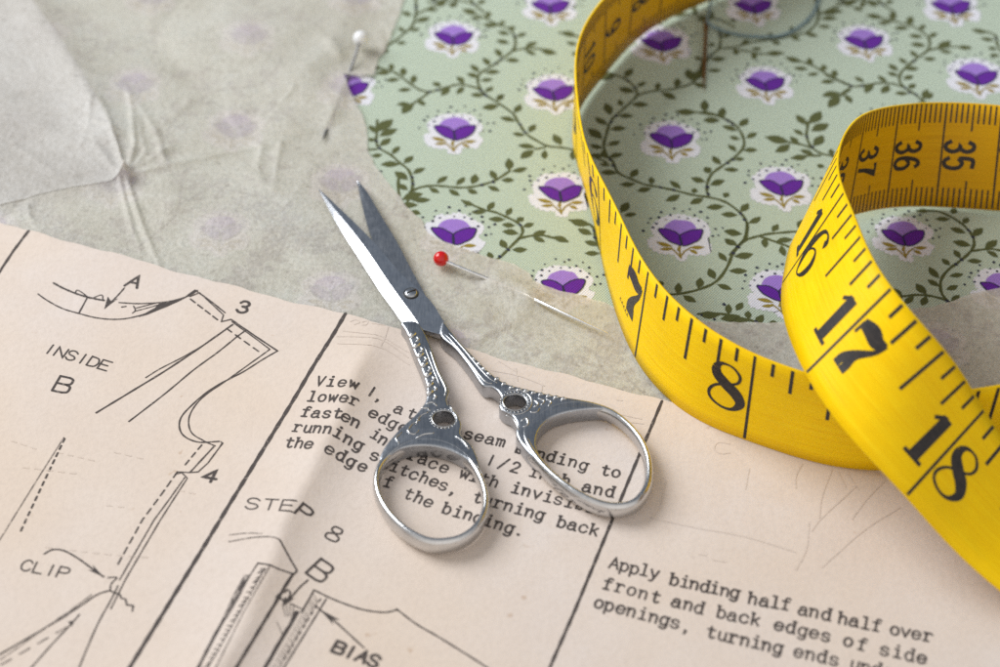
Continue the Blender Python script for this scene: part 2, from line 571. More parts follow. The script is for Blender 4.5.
def gloss(name, colour, rough):
    k = NT(name)
    k.bsdf(k.mix(k.math('MULTIPLY', k.noise(700, 3, .5), .15), colour, tuple(v*.8 for v in colour)), rough, 0, 0.5, Coat_Weight=0.3, Coat_Roughness=0.08)
    return k.done()
M['red_glass'] = gloss('red_glass', (0.62, 0.005, 0.006), 0.15)
M['white_glass'] = gloss('white_glass', (0.78, 0.79, 0.80), 0.22)
M['thread'] = gloss('pale_blue_thread', (0.16, 0.25, 0.29), 0.45)
k = NT('table_wood')
g = k.noise(1.0, 6, .6, k.coord((8, 120, 20)))
k.bsdf(k.ramp(g, [(0.35, (0.16, 0.085, 0.04)), (0.65, (0.30, 0.175, 0.085))]), 0.45, 0, 0.4, k.bump(g, 0.2, 0.03))
M['wood'] = k.done()

# ------------------------------------------------------------------ the surface everything lies on
mb = MB()
mb.add([(-60, -45, -0.08), (60, -45, -0.08), (60, 60, -0.08), (-60, 60, -0.08),
        (-60, -45, -2.5), (60, -45, -2.5), (60, 60, -2.5), (-60, 60, -2.5)],
       [(0, 1, 2, 3), (4, 7, 6, 5), (0, 4, 5, 1), (1, 5, 6, 2), (2, 6, 7, 3), (3, 7, 4, 0)])
tag(mb.build('table_surface', [M['wood']], flat=True), 'brown wooden table surface lying beneath the printed fabric', 'table', kind='structure')

def grid_fill(outline, step, step_far, fine_box, fn, extra=None):
    """fills an outline with small triangles that follow fn(x, y) -> z"""
    P = [np.array(p[:2]) for p in outline]
    xs = [p[0] for p in P]; ys = [p[1] for p in P]
    pts = list(P)
    def rows(st, inside):
        y = min(ys)
        k = 0
        while y < max(ys):
            x = min(xs)+(k % 2)*st*0.5
            while x < max(xs):
                fb = fine_box[0] < x < fine_box[1] and fine_box[2] < y < fine_box[3]
                if fb == inside:
                    yield (x, y)
                    if extra and inside and extra[0] < x < extra[1] and extra[2] < y < extra[3]:
                        yield (x+st/2, y)
                        yield (x+st/4, y+st*.435)
                        yield (x-st/4, y+st*.435)
                x += st
            y += st*0.87
            k += 1
    cand = np.array(list(rows(step, True))+list(rows(step_far, False)))
    # inside test
    ins = np.zeros(len(cand), bool)
    n = len(P)
    for i in range(n):
        a, b = P[i], P[(i+1) % n]
        c = ((a[1] > cand[:, 1]) != (b[1] > cand[:, 1]))
        with np.errstate(divide='ignore', invalid='ignore'):
            xx = (b[0]-a[0])*(cand[:, 1]-a[1])/(b[1]-a[1])+a[0]
        ins ^= c & (cand[:, 0] < xx)
    cand = cand[ins]
    keep = np.ones(len(cand), bool)
    for i in range(n):
        d, _ = seg_dist(cand[:, 0], cand[:, 1], P[i], P[(i+1) % n])
        keep &= d > step*0.35
    cand = cand[keep]
    edges = [(i, (i+1) % n) for i in range(n)]
    allp = [Vector((float(p[0]), float(p[1]))) for p in pts]+[Vector((float(p[0]), float(p[1]))) for p in cand]
    v, _, f, _, _, _ = delaunay_2d_cdt(allp, edges, [], 1, 1e-6)
    V = np.array([(p[0], p[1]) for p in v])
    Z = fn(V[:, 0], V[:, 1])
    return np.column_stack([V, Z]), [tuple(q) for q in f]

# ------------------------------------------------------------------ printed cotton
fab = MB()
nx, ny = 340, 300
gx = np.linspace(-17, 17, nx); gy = np.linspace(-9, 21, ny)
X, Y = np.meshgrid(gx, gy)
Z = h_fabric(X, Y)
fab.add(np.column_stack([X.ravel(), Y.ravel(), Z.ravel()]),
        [(j*nx+i, j*nx+i+1, (j+1)*nx+i+1, (j+1)*nx+i) for j in range(ny-1) for i in range(nx-1)], 0)
def lay(e):
    return lambda x, y: (x, y, float(h_fabric(x, y))+e)
WHITE, LILAC, PURPLE, NAVY, OLIVE, GOLD = 1, 2, 3, 4, 5, 6
def flower(cx, cy, rot=0.0, sc=1.0):
    c, s = math.cos(rot), math.sin(rot)
    def L(zx, zy):
        u, v = (zx-630)/372*sc, -(zy-285)/258*sc
        return (cx+u*c-v*s, cy+u*s+v*c)
    jit = lambda q, a: [(x+random.uniform(-a, a), y+random.uniform(-a, a)) for x, y in q]
    halo = [(430, 215), (470, 180), (520, 150), (580, 138), (640, 133), (700, 143), (760, 163), (810, 195), (840, 230), (832, 270), (805, 300), (842, 335), (832, 378), (810, 410), (745, 412), (692, 420), (685, 455), (640, 464), (600, 450), (580, 425), (530, 412), (470, 397), (420, 370), (410, 312), (450, 290), (436, 250)]
    hp = [(630+(x-630)*.95, 290+(y-290)*.95) for x, y in halo]
    hp = smooth(jit(hp, 8), 5, True)
    hp = [p*1.0+np.array([6*math.sin(i*2.3), 6*math.cos(i*1.9)]) for i, p in enumerate(hp)]
    fab.poly([L(*p) for p in hp], lay(.004), WHITE)
    dome = [(525, 248), (533, 218), (558, 195), (592, 182), (632, 177), (672, 181), (706, 194), (728, 218), (738, 246), (690, 275), (630, 300), (575, 275)]
    fab.poly([L(*p) for p in smooth(jit(dome, 3), 3, True)], lay(.007), LILAC)
    pl = [(488, 248), (522, 242), (562, 246), (600, 262), (629, 288), (640, 345), (600, 340), (560, 321), (518, 290)]
    pr = [(629, 288), (660, 262), (700, 244), (740, 236), (776, 240), (772, 272), (750, 306), (710, 332), (672, 345), (640, 345)]
    for q in (pl, pr):
        P = smooth(jit(q, 3), 3, True)
        fab.poly([L(*p) for p in P], lay(.010), PURPLE)
        fab.ribbon([L(*p) for p in P+[P[0]]], .024, lay(.013), NAVY, cap=False)
    for a, b, w in (((586, 356), (476, 330), 32), ((590, 372), (500, 378), 26), ((690, 358), (788, 352), 30), ((688, 372), (745, 400), 26)):
        leaf(L(*a), L(*b), w/300*sc, GOLD, .008)
    for st in ([(630, 348), (628, 390), (636, 432)], [(634, 425), (600, 390), (572, 366)], [(636, 420), (660, 385), (694, 362)], [(628, 352), (616, 380)]):
        fab.ribbon([L(*p) for p in st], .032*sc, lay(.0085), GOLD)
    for zx, zy in ((512, 127), (597, 100), (648, 122), (687, 97), (575, 143), (498, 165), (432, 175), (620, 163), (685, 163), (723, 143), (770, 123), (810, 160), (745, 182), (540, 180), (485, 203), (423, 205), (450, 237), (388, 257), (790, 220), (815, 200), (858, 222), (898, 213), (875, 270), (833, 280)):
        x, y = L(zx+random.uniform(-9, 9), zy+random.uniform(-7, 7))
        fab.disc((x, y), random.uniform(.018, .033)*sc, lay(.0075), NAVY, 7)
def leaf(base, tip, w, mat=OLIVE, e=.006):
    b, t = np.array(base, float), np.array(tip, float)
    d = t-b
    L = np.linalg.norm(d)
    if L < 1e-4: return
    d = d/L
    nn = np.array([-d[1], d[0]])*random.choice((-1, 1))
    prof = [(0, 0), (.12, .30), (.3, .78), (.5, 1.0), (.68, .86), (.84, .48), (1.0, 0)]
    bend = random.uniform(-.05, .10)*L
    up = [b+d*L*u+nn*(w/2*v+bend*4*u*(1-u)*.5) for u, v in prof]
    dn = [b+d*L*u+nn*(-w/2*v*.92+bend*4*u*(1-u)*.5) for u, v in prof[1:-1]]
    fab.poly(up+dn[::-1], lay(e), mat)
# flowers of the repeat: where the photograph shows them, then on by the repeat beneath the tissue and past the frame
seen = [(453, 38), (454, 132), (453, 235), (550, 7), (553, 93), (560, 193), (563, 287), (671, 140), (680, 236), (661, 44),
        (753, 7), (765, 84), (781, 187), (779, 292), (864, 42), (903, 237), (951, 7), (976, 77), (347, 89), (1003, 290)]
FL = [at(px, py)[:2] for px, py in seen]
for i in range(-9, 10):
    for j in range(-5, 8):
        p = np.array([-0.87+2.05*i, 2.55+2.85*j+(1.3 if i % 2 else 0)])
        if abs(p[0]) < 16.2 and -8.2 < p[1] < 20.2 and all(np.hypot(*(p-q)) > 1.25 for q in FL):
            FL.append(p)
for p in FL:
    flower(p[0], p[1], random.uniform(-.07, .07), random.uniform(.96, 1.04))
# vines: (crop corner, crop scale, stems, leaves, dark joints)
VINES = [
((360, 0), 6.667,
 [[(370, -60), (372, 0), (375, 60), (370, 110), (350, 170), (310, 210), (250, 260), (170, 320), (150, 360)], [(370, 100), (430, 70), (500, 35), (560, 0), (640, -40)],
  [(690, 65), (780, 100), (850, 130), (930, 170), (1000, 195), (1030, 250), (1035, 300), (1010, 345), (950, 390), (880, 440), (800, 490), (785, 540), (800, 590), (840, 635), (940, 700), (1020, 760), (1060, 825), (1110, 895), (1180, 940), (1250, 975), (1340, 985), (1420, 1000), (1520, 1030), (1640, 1080)],
  [(1010, 345), (1060, 330), (1120, 325), (1200, 328), (1300, 355)],
  [(90, 455), (200, 470), (270, 510), (350, 570), (400, 600), (460, 612), (520, 600), (600, 575), (660, 563), (700, 567), (780, 590), (830, 630)], [(460, 615), (430, 640), (380, 675), (330, 705)], [(1230, 985), (1170, 995)]],
 [(370, 150, 470, 118), (345, 110, 275, 80), (290, 215, 255, 180), (330, 205, 400, 190), (240, 290, 310, 285), (440, 70, 525, 65), (580, 25, 650, 40), (170, 335, 190, 350),
  (780, 100, 680, 65), (810, 125, 735, 120), (840, 125, 860, 75), (920, 172, 815, 165), (930, 165, 965, 140), (1000, 230, 915, 210),
  (150, 455, 85, 455), (210, 485, 100, 490), (210, 470, 208, 425), (290, 510, 290, 450), (270, 530, 170, 540), (350, 560, 365, 500), (345, 595, 250, 605), (540, 580, 480, 550), (600, 580, 540, 640), (690, 560, 645, 510), (690, 575, 645, 630),
  (940, 385, 900, 325), (860, 440, 820, 385), (790, 485, 735, 430), (790, 520, 710, 490), (830, 487, 935, 480), (800, 540, 885, 528), (830, 615, 890, 580), (830, 637, 735, 632), (1000, 290, 905, 270), (905, 660, 960, 630),
  (990, 195, 1035, 180), (1045, 250, 1110, 220), (1100, 320, 1180, 280), (1100, 335, 1170, 370), (1200, 328, 1310, 360), (965, 400, 1065, 408), (330, 690, 245, 700), (360, 690, 280, 760), (390, 665, 435, 705)],
 [(370, 40), (370, 60), (460, 612), (515, 600), (905, 425), (940, 398), (805, 603), (830, 632), (1032, 240)]),
((480, 0), 6.667, [[(660, 250), (640, 242), (530, 218)]], [(650, 245, 530, 218), (650, 300, 575, 280), (650, 365, 610, 355)], []),
((360, 90), 6.667,
 [[(115, 200), (112, 290), (107, 340), (128, 388), (200, 430), (270, 490), (320, 530), (345, 590), (350, 625), (345, 660), (320, 730), (305, 790), (280, 850)], [(110, 395), (60, 398), (0, 405)],
  [(330, 680), (400, 650), (480, 638), (560, 642), (650, 650), (730, 648), (800, 635), (880, 612), (940, 580), (1000, 540)]],
 [(105, 290, 60, 235), (115, 280, 220, 195), (125, 310, 250, 260), (130, 375, 205, 320), (215, 430, 265, 375), (290, 490, 355, 440), (270, 495, 135, 498), (320, 600, 230, 545), (350, 560, 435, 520), (150, 430, 75, 440), (320, 667, 255, 625), (100, 340, 55, 325),
  (510, 625, 585, 575), (640, 635, 700, 580), (745, 630, 770, 560), (905, 600, 870, 535), (940, 602, 1030, 602), (990, 540, 990, 455), (1010, 545, 1115, 520), (460, 650, 530, 685), (590, 660, 665, 705), (715, 660, 785, 690), (850, 640, 930, 675), (345, 735, 470, 732), (335, 805, 405, 825)],
 [(107, 340), (128, 388), (345, 580), (350, 625), (810, 633), (885, 614)]),
((480, 180), 6.667,
 [[(-120, 135), (-40, 170), (30, 200), (100, 215), (170, 245), (240, 280), (280, 320), (275, 370), (200, 450), (140, 510), (100, 540), (60, 570)], [(250, 395), (330, 375), (410, 370), (480, 385), (580, 410)], [(595, 268), (700, 285), (755, 320), (770, 390), (800, 460)]],
 [(-40, 170, -120, 135), (40, 215, -60, 215), (50, 205, 95, 145), (170, 265, 55, 260), (175, 240, 210, 185), (235, 305, 145, 298), (245, 280, 290, 250), (285, 315, 360, 290), (260, 360, 145, 345), (345, 370, 440, 340), (350, 380, 435, 415), (480, 380, 590, 415), (180, 460, 140, 395), (210, 465, 315, 463), (85, 530, 55, 480),
  (740, 300, 595, 268), (750, 365, 650, 325), (790, 440, 695, 410), (800, 490, 695, 490)],
 [(265, 300), (185, 465), (130, 510), (760, 340), (765, 385)]),
((480, 90), 6.667, [],
 [(110, 75, 155, 30), (130, 100, 10, 120), (225, 155, 270, 95), (240, 210, 130, 185), (325, 285, 370, 230), (300, 305, 215, 290), (370, 385, 250, 370), (360, 400, 270, 460), (435, 400, 430, 465), (540, 370, 490, 295), (620, 400, 615, 470)],
 [(40, 40), (265, 230), (300, 283)]),
((580, 60), 6.667,
 [[(120, 120), (170, 95), (250, 105), (320, 140), (370, 190), (380, 235), (330, 290), (240, 370), (200, 420), (175, 500), (160, 570), (180, 640), (218, 675), (253, 750), (333, 790), (433, 830), (533, 848), (653, 875), (753, 900), (853, 915), (963, 945), (1063, 1015), (1113, 1090), (1095, 1190), (1045, 1250), (1000, 1300)],
  [(390, 235), (450, 215), (520, 205), (620, 195), (700, 175), (760, 145), (800, 70), (820, 0)], [(640, 345), (780, 350), (860, 352), (940, 380), (1010, 415)]],
 [(250, 100, 120, 130), (230, 95, 170, 90), (300, 120, 350, 55), (380, 180, 440, 145), (370, 215, 255, 185), (280, 310, 265, 262), (340, 295, 460, 300), (205, 370, 170, 285), (250, 375, 360, 375), (185, 435, 100, 380), (200, 465, 310, 455), (150, 530, 55, 455), (180, 570, 270, 540), (155, 590, 65, 565), (190, 655, 290, 625), (150, 650, 80, 630),
  (515, 205, 525, 150), (540, 215, 640, 265), (640, 190, 650, 120), (740, 140, 715, 60), (750, 140, 815, 60), (750, 155, 850, 185), (780, 350, 635, 345), (830, 345, 830, 270), (930, 398, 820, 402), (945, 380, 950, 315)],
 [(320, 135), (365, 185), (240, 370), (205, 415)]),
((600, 150), 6.667, [],
 [(40, 60, 20, 0), (70, 105, 0, 95), (120, 155, 0, 150), (200, 185, 250, 125), (240, 225, 130, 230), (340, 230, 340, 180), (345, 255, 245, 275), (540, 260, 465, 205), (535, 295, 435, 340), (625, 290, 635, 255), (690, 320, 600, 360), (705, 215, 605, 185), (735, 230, 835, 205), (740, 150, 700, 115), (820, 130, 920, 130), (800, 95, 750, 45), (830, 320, 855, 285), (830, 375, 705, 385), (935, 415, 990, 355), (920, 435, 805, 430), (950, 560, 825, 540), (920, 640, 830, 590), (140, 420, 190, 345), (160, 440, 245, 425)],
 [(65, 65), (85, 105), (400, 248), (490, 265), (715, 245), (720, 295), (935, 425), (960, 465), (920, 645)]),
((700, 90), 6.667,
 [[(0, 155), (100, 170), (170, 195), (240, 240), (285, 310), (290, 380), (230, 450), (160, 500), (80, 560), (50, 620), (45, 667), (55, 700)], [(720, 210), (715, 260), (710, 310), (740, 375), (800, 420), (880, 440), (960, 470)], [(440, 315), (600, 350), (680, 365), (740, 385)], [(610, 455), (700, 440), (800, 438)], [(1000, 0), (940, 40)]],
 [(30, 150, 30, 65), (135, 205, 20, 205), (150, 190, 150, 120), (260, 245, 320, 190), (250, 275, 145, 240), (310, 325, 380, 285), (270, 330, 195, 310), (285, 405, 385, 400), (240, 415, 185, 365), (230, 465, 295, 462), (140, 500, 85, 440), (165, 525, 255, 535), (65, 560, 30, 515), (65, 635, 160, 605),
  (710, 235, 640, 165), (725, 225, 805, 140), (740, 275, 860, 225), (690, 305, 620, 265), (755, 375, 820, 300), (600, 350, 435, 312), (600, 360, 500, 415), (660, 360, 600, 310), (760, 430, 665, 400), (720, 440, 605, 455), (880, 440, 870, 390), (830, 515, 780, 497)],
 [(185, 208), (215, 230), (215, 465), (180, 488), (45, 650), (710, 310), (745, 378)]),
((690, 0), 6.667,
 [[(190, 180), (205, 260), (190, 330), (140, 370), (90, 440)], [(200, 325), (300, 315), (400, 285), (500, 270), (600, 255), (700, 235), (780, 215), (840, 160), (860, 90), (840, 20), (830, -40)], [(330, 335), (400, 345), (470, 360), (620, 355)], [(640, 385), (750, 415), (820, 440), (880, 475), (960, 520), (1010, 545), (1060, 565)]],
 [(345, 295, 390, 265), (300, 320, 310, 370), (410, 330, 480, 328), (425, 350, 430, 400), (500, 362, 625, 352), (530, 265, 540, 215), (540, 275, 605, 295), (670, 240, 735, 268), (760, 218, 855, 245), (680, 225, 675, 175), (870, 130, 985, 122), (850, 175, 940, 180), (880, 95, 1000, 60), (790, 150, 770, 140), (210, 250, 270, 235), (130, 395, 240, 390), (115, 470, 210, 468), (80, 405, 30, 378), (120, 300, 170, 300),
  (750, 415, 635, 382), (790, 460, 690, 455), (800, 440, 795, 385), (860, 490, 780, 500), (885, 475, 890, 430), (960, 520, 965, 465), (970, 545, 870, 550)],
 [(190, 200), (195, 235), (130, 375), (685, 210)]),
((820, 0), 5.556,
 [[(30, 415), (80, 440), (180, 480), (240, 475), (330, 462), (400, 465), (460, 485)], [(260, 85), (360, 105), (440, 125), (500, 140), (560, 170), (605, 215), (600, 275), (530, 330), (460, 390), (440, 440), (465, 485), (520, 520), (570, 560), (640, 620)], [(600, 280), (650, 268), (720, 260), (830, 262)], [(180, 480), (120, 520)], [(860, 165), (950, 185), (980, 210), (985, 250), (1010, 290)], [(0, 80), (60, 50), (120, 25), (200, 10)]],
 [(350, 100, 255, 85), (400, 120, 320, 130), (400, 115, 410, 65), (495, 155, 410, 158), (495, 140, 510, 90), (560, 165, 580, 135), (575, 205, 490, 195), (610, 210, 650, 180), (590, 255, 500, 245), (650, 275, 725, 225), (660, 280, 735, 290), (760, 260, 845, 268), (545, 320, 500, 280), (570, 325, 645, 325), (485, 355, 440, 320), (435, 395, 380, 355), (470, 385, 550, 380), (435, 425, 370, 402), (460, 440, 520, 422), (490, 495, 530, 465), (490, 520, 415, 520), (570, 555, 595, 495), (245, 460, 190, 428), (300, 465, 250, 520), (370, 460, 320, 420), (380, 470, 340, 520), (120, 520, 10, 535), (110, 530, 45, 600), (135, 525, 175, 575),
  (930, 185, 840, 165), (970, 225, 890, 213), (985, 275, 930, 265), (1000, 310, 940, 310), (60, 60, 130, 65), (180, 40, 240, 60), (130, 30, 150, 0), (260, 10, 325, 35)],
 [(170, 478), (230, 478), (520, 338), (470, 488), (495, 515), (975, 215)]),
((840, 200), 6.23,
 [[(480, 68), (600, 70), (680, 100), (760, 150), (820, 215), (835, 280), (800, 335), (740, 385), (670, 440), (630, 500), (630, 570), (670, 630), (760, 700)], [(820, 320), (880, 310), (940, 305), (1010, 318)], [(330, 610), (400, 600), (480, 592), (560, 598), (620, 612), (670, 630)]],
 [(700, 90, 715, 50), (690, 120, 590, 120), (770, 150, 800, 110), (785, 208, 685, 175), (830, 230, 890, 175), (820, 285, 700, 258), (750, 365, 710, 310), (790, 380, 885, 383), (685, 410, 635, 365), (620, 490, 555, 415), (680, 475, 770, 462), (620, 540, 545, 495), (660, 560, 735, 532), (540, 590, 475, 520), (540, 600, 510, 660), (460, 600, 400, 650), (900, 300, 980, 250), (910, 315, 985, 360), (690, 630, 745, 592), (390, 600, 330, 550), (560, 68, 480, 72), (1000, 318, 1080, 330)],
 [(800, 190), (825, 230), (755, 372), (720, 400), (665, 630), (370, 605)]),
((630, 230), 5.88,
 [[(1100, 20), (980, 10), (900, 15), (800, 25), (720, 45), (680, 60), (640, 90), (600, 150), (570, 220), (510, 300), (420, 345), (300, 375), (200, 382)], [(770, 40), (830, 60), (900, 85), (960, 110)], [(690, -40), (690, 0), (680, 55)], [(400, 495), (480, 490), (580, 500), (640, 515), (700, 530), (770, 550), (850, 600)]],
 [(655, 20, 550, 5), (620, 90, 555, 55), (610, 155, 725, 140), (570, 185, 520, 130), (580, 240, 690, 240), (500, 290, 465, 225), (510, 320, 600, 350), (400, 345, 415, 280), (280, 380, 285, 310), (310, 385, 390, 425), (790, 45, 795, 105), (860, 65, 955, 55), (890, 90, 910, 155), (530, 500, 400, 495), (580, 500, 580, 435), (700, 535, 580, 540), (700, 525, 695, 475), (870, 545, 815, 548), (200, 310, 170, 320)],
 [(630, 98), (605, 135), (740, 540)]),
((670, 150), 6.667, [], [(680, 545, 720, 495), (850, 520, 885, 465), (520, 490, 605, 445)], []),
]
def vine(block, shift=(0.0, 0.0), thin=False):
    (ox, oy), s, stems, leaves, nodes = block
    g = lambda x, y: at(ox+x/s, oy+y/s)[:2]+np.array(shift)
    for st in stems:
        P = [g(*p) for p in st]
        if len(P) > 2: P = smooth(P, 5)
        fab.ribbon(P, [.046+.016*math.sin(i*.55+shift[0])**2 for i in range(len(P))], lay(.005), OLIVE)
    for a, b, c, d in leaves:
        p, q = g(a, b), g(c, d)
        leaf(p, q, min(.27, max(.13, .50*np.linalg.norm(p-q)))*random.uniform(.9, 1.1))
    for n_ in nodes:
        p = g(*n_)
        fab.disc(p, .030, lay(.0085), NAVY)
        fab.disc(p+np.array([.018, -.02]), .024, lay(.0087), NAVY)
for b in VINES:
    vine(b)
# the same repeat, further along under the tissue and past the frame
for dx, dy in ((-8.2, 0.05), (-8.2, -5.6), (-4.1, -5.7), (8.2, 0.05), (0.0, 8.55), (8.2, 8.55), (-8.2, 8.55), (4.1, -5.7)):
    for b in VINES:
        p = at(*b[0])
        q = at(b[0][0]+150, b[0][1]+100)
        mx, my = (p[0]+q[0])/2+dx, (p[1]+q[1])/2+dy
        near = [at(bb[0][0]+75, bb[0][1]+50)[:2] for bb in VINES]
        if min(np.hypot(mx-w_[0], my-w_[1]) for w_ in near) > 2.0 and abs(mx) < 14 and -6.5 < my < 18:
            vine(b, (dx, dy))
o = fab.build('printed_fabric', [M[m] for m in ('fabric', 'white_print', 'lilac_print', 'purple_print', 'navy_print', 'olive_print', 'gold_print')])
tag(o, 'sage green cotton printed with purple thistle flowers and leafy olive vines', 'fabric')

# ------------------------------------------------------------------ tissue paper
EDGE = [(430, -150), (410, -40), (404, 0), (397, 22), (388, 45), (384, 54), (379, 60), (377, 66), (374, 77), (362, 78), (344, 79), (348, 93), (356, 107), (363, 118), (367, 128), (368, 150), (374, 165), (385, 180), (396, 193), (407, 208), (420, 219), (428, 233), (438, 240), (453, 245), (468, 251), (487, 258), (503, 262), (515, 266), (530, 274), (534, 283), (543, 286), (553, 290), (578, 296), (604, 304), (640, 319), (690, 322), (729, 323), (761, 324), (790, 323), (840, 318), (890, 313), (930, 308), (952, 303), (968, 296), (1000, 289), (1060, 276), (1150, 265)]
P = []
for a, b in zip(EDGE[:-1], EDGE[1:]):
    n = max(1, int(np.hypot(b[0]-a[0], b[1]-a[1])/5))
    for k in range(n):
        t = k/n
        j = 0 if a[1] < -30 else 1
        P.append(at(a[0]+(b[0]-a[0])*t+random.uniform(-.8, .8)*j, a[1]+(b[1]-a[1])*t+random.uniform(-.6, .6)*j)[:2])
P += [np.array((15.5, 2.5)), np.array((15.5, -6)), np.array((-15.5, -3.0)), np.array((-15.5, 19.0)), np.array((-3.0, 19.0))]
V, Fc = grid_fill(P, .085, .30, (-11, 11, -2.5, 10.5), h_tissue, (-9.3, -2.8, 1.6, 6.9))
mb = MB(); mb.add(V, Fc)
tis = mb.build('tissue_pattern', [M['tissue']])
tag(tis, 'thin crumpled beige tissue pattern sheet laid over the printed fabric with a curved cut edge', 'tissue paper')
# second thickness, turned over at the far left
E2 = [(22, -60), (26, 0), (40, 20), (60, 47), (80, 78), (98, 108), (108, 128), (118, 152), (125, 172), (127, 183), (105, 190), (75, 195), (45, 201), (15, 209), (-20, 216), (-90, 232)]
P = []
for a, b in zip(E2[:-1], E2[1:]):
    n = max(1, int(np.hypot(b[0]-a[0], b[1]-a[1])/6))
    for k in range(n):
        t = k/n
        P.append(at(a[0]+(b[0]-a[0])*t+random.uniform(-.5, .5), a[1]+(b[1]-a[1])*t+random.uniform(-.4, .4))[:2])
P += [np.array((-15.0, 3.0)), np.array((-15.0, 17.0)), np.array((-9.9, 14.5))]
V, Fc = grid_fill(P, .085, .30, (-11, 0, 3, 10.5), lambda x, y: h_tissue(x, y)+.011, (-9.3, -6, 2.5, 7))
mb = MB(); mb.add(V, Fc)
tag(mb.build('tissue_piece', [M['tissue_double']]), 'smoother grey tissue piece overlapping the crumpled tissue, its straight edge ending at the star creases', 'tissue paper')

# ------------------------------------------------------------------ instruction sheet
sh = MB()
us = np.arange(-7.5, 19.5, .09); vs_ = np.concatenate([[0, .03], np.arange(.09, 11.5, .09)])
pts = []
for j, v in enumerate(vs_):
    for u in us:
        e = (0.018*math.sin(u*3.1)+0.012*math.sin(u*8.3+1)+random.uniform(-.006, .006)) if j == 0 else 0
        p = E0+SU*u+SV*(v-e)
        pts.append(p)
pts = np.array(pts)
zz = h_sheet(pts[:, 0], pts[:, 1])
nu_ = len(us)
sh.add(np.column_stack([pts, zz]), [((j+1)*nu_+i, (j+1)*nu_+i+1, j*nu_+i+1, j*nu_+i) for j in range(len(vs_)-1) for i in range(nu_-1)], 0)
PAPER, INK, THIN, GHOST = 0, 1, 2, 3
def lay_s(e):
    return lambda x, y: (x, y, float(h_sheet(x, y))+e)
def dens(P, step=.09):
    out = [np.array(P[0], float)]
    for a, b in zip(P[:-1], P[1:]):
        a, b = np.array(a, float), np.array(b, float)
        n = max(1, int(np.linalg.norm(b-a)/step))
        for k in range(1, n+1):
            out.append(a+(b-a)*k/n)
    return out
def stroke(corner, s, pts, w=.028, mat=INK, curve=True, dash=None, e=.0045):
    P = [on(corner[0]+x/s, corner[1]+y/s, h_sheet) for x, y in pts]
    if curve and len(P) > 2: P = smooth(P, 6)
    P = dens(P)
    if dash:
        L = 0; seg = []; on_ = True
        run = []
        Q = dens(P, .015)
        acc = 0
        for a, b in zip(Q[:-1], Q[1:]):
            if on_: run.append(a)
            acc += np.linalg.norm(b-a)
            if acc > (dash[0] if on_ else dash[1]):
                if on_ and len(run) > 1:
                    sh.ribbon(run, w, lay_s(e), mat)
                run = []; on_ = not on_; acc = 0
        return
    n = len(P)
    ws = [w*(0.78+0.28*math.sin(i*.9+len(pts))**2) for i in range(n)]
    sh.ribbon(P, ws, lay_s(e), mat)
def blot(corner, s, pts, mat=INK, e=.004):
    P = [on(corner[0]+x/s, corner[1]+y/s, h_sheet) for x, y in pts]
    c = sum(P)/len(P)
    for a, b in zip(P, P[1:]+[P[0]]):      # fan, so that it follows the paper
        sh.poly([c, a, b], lay_s(e), mat)

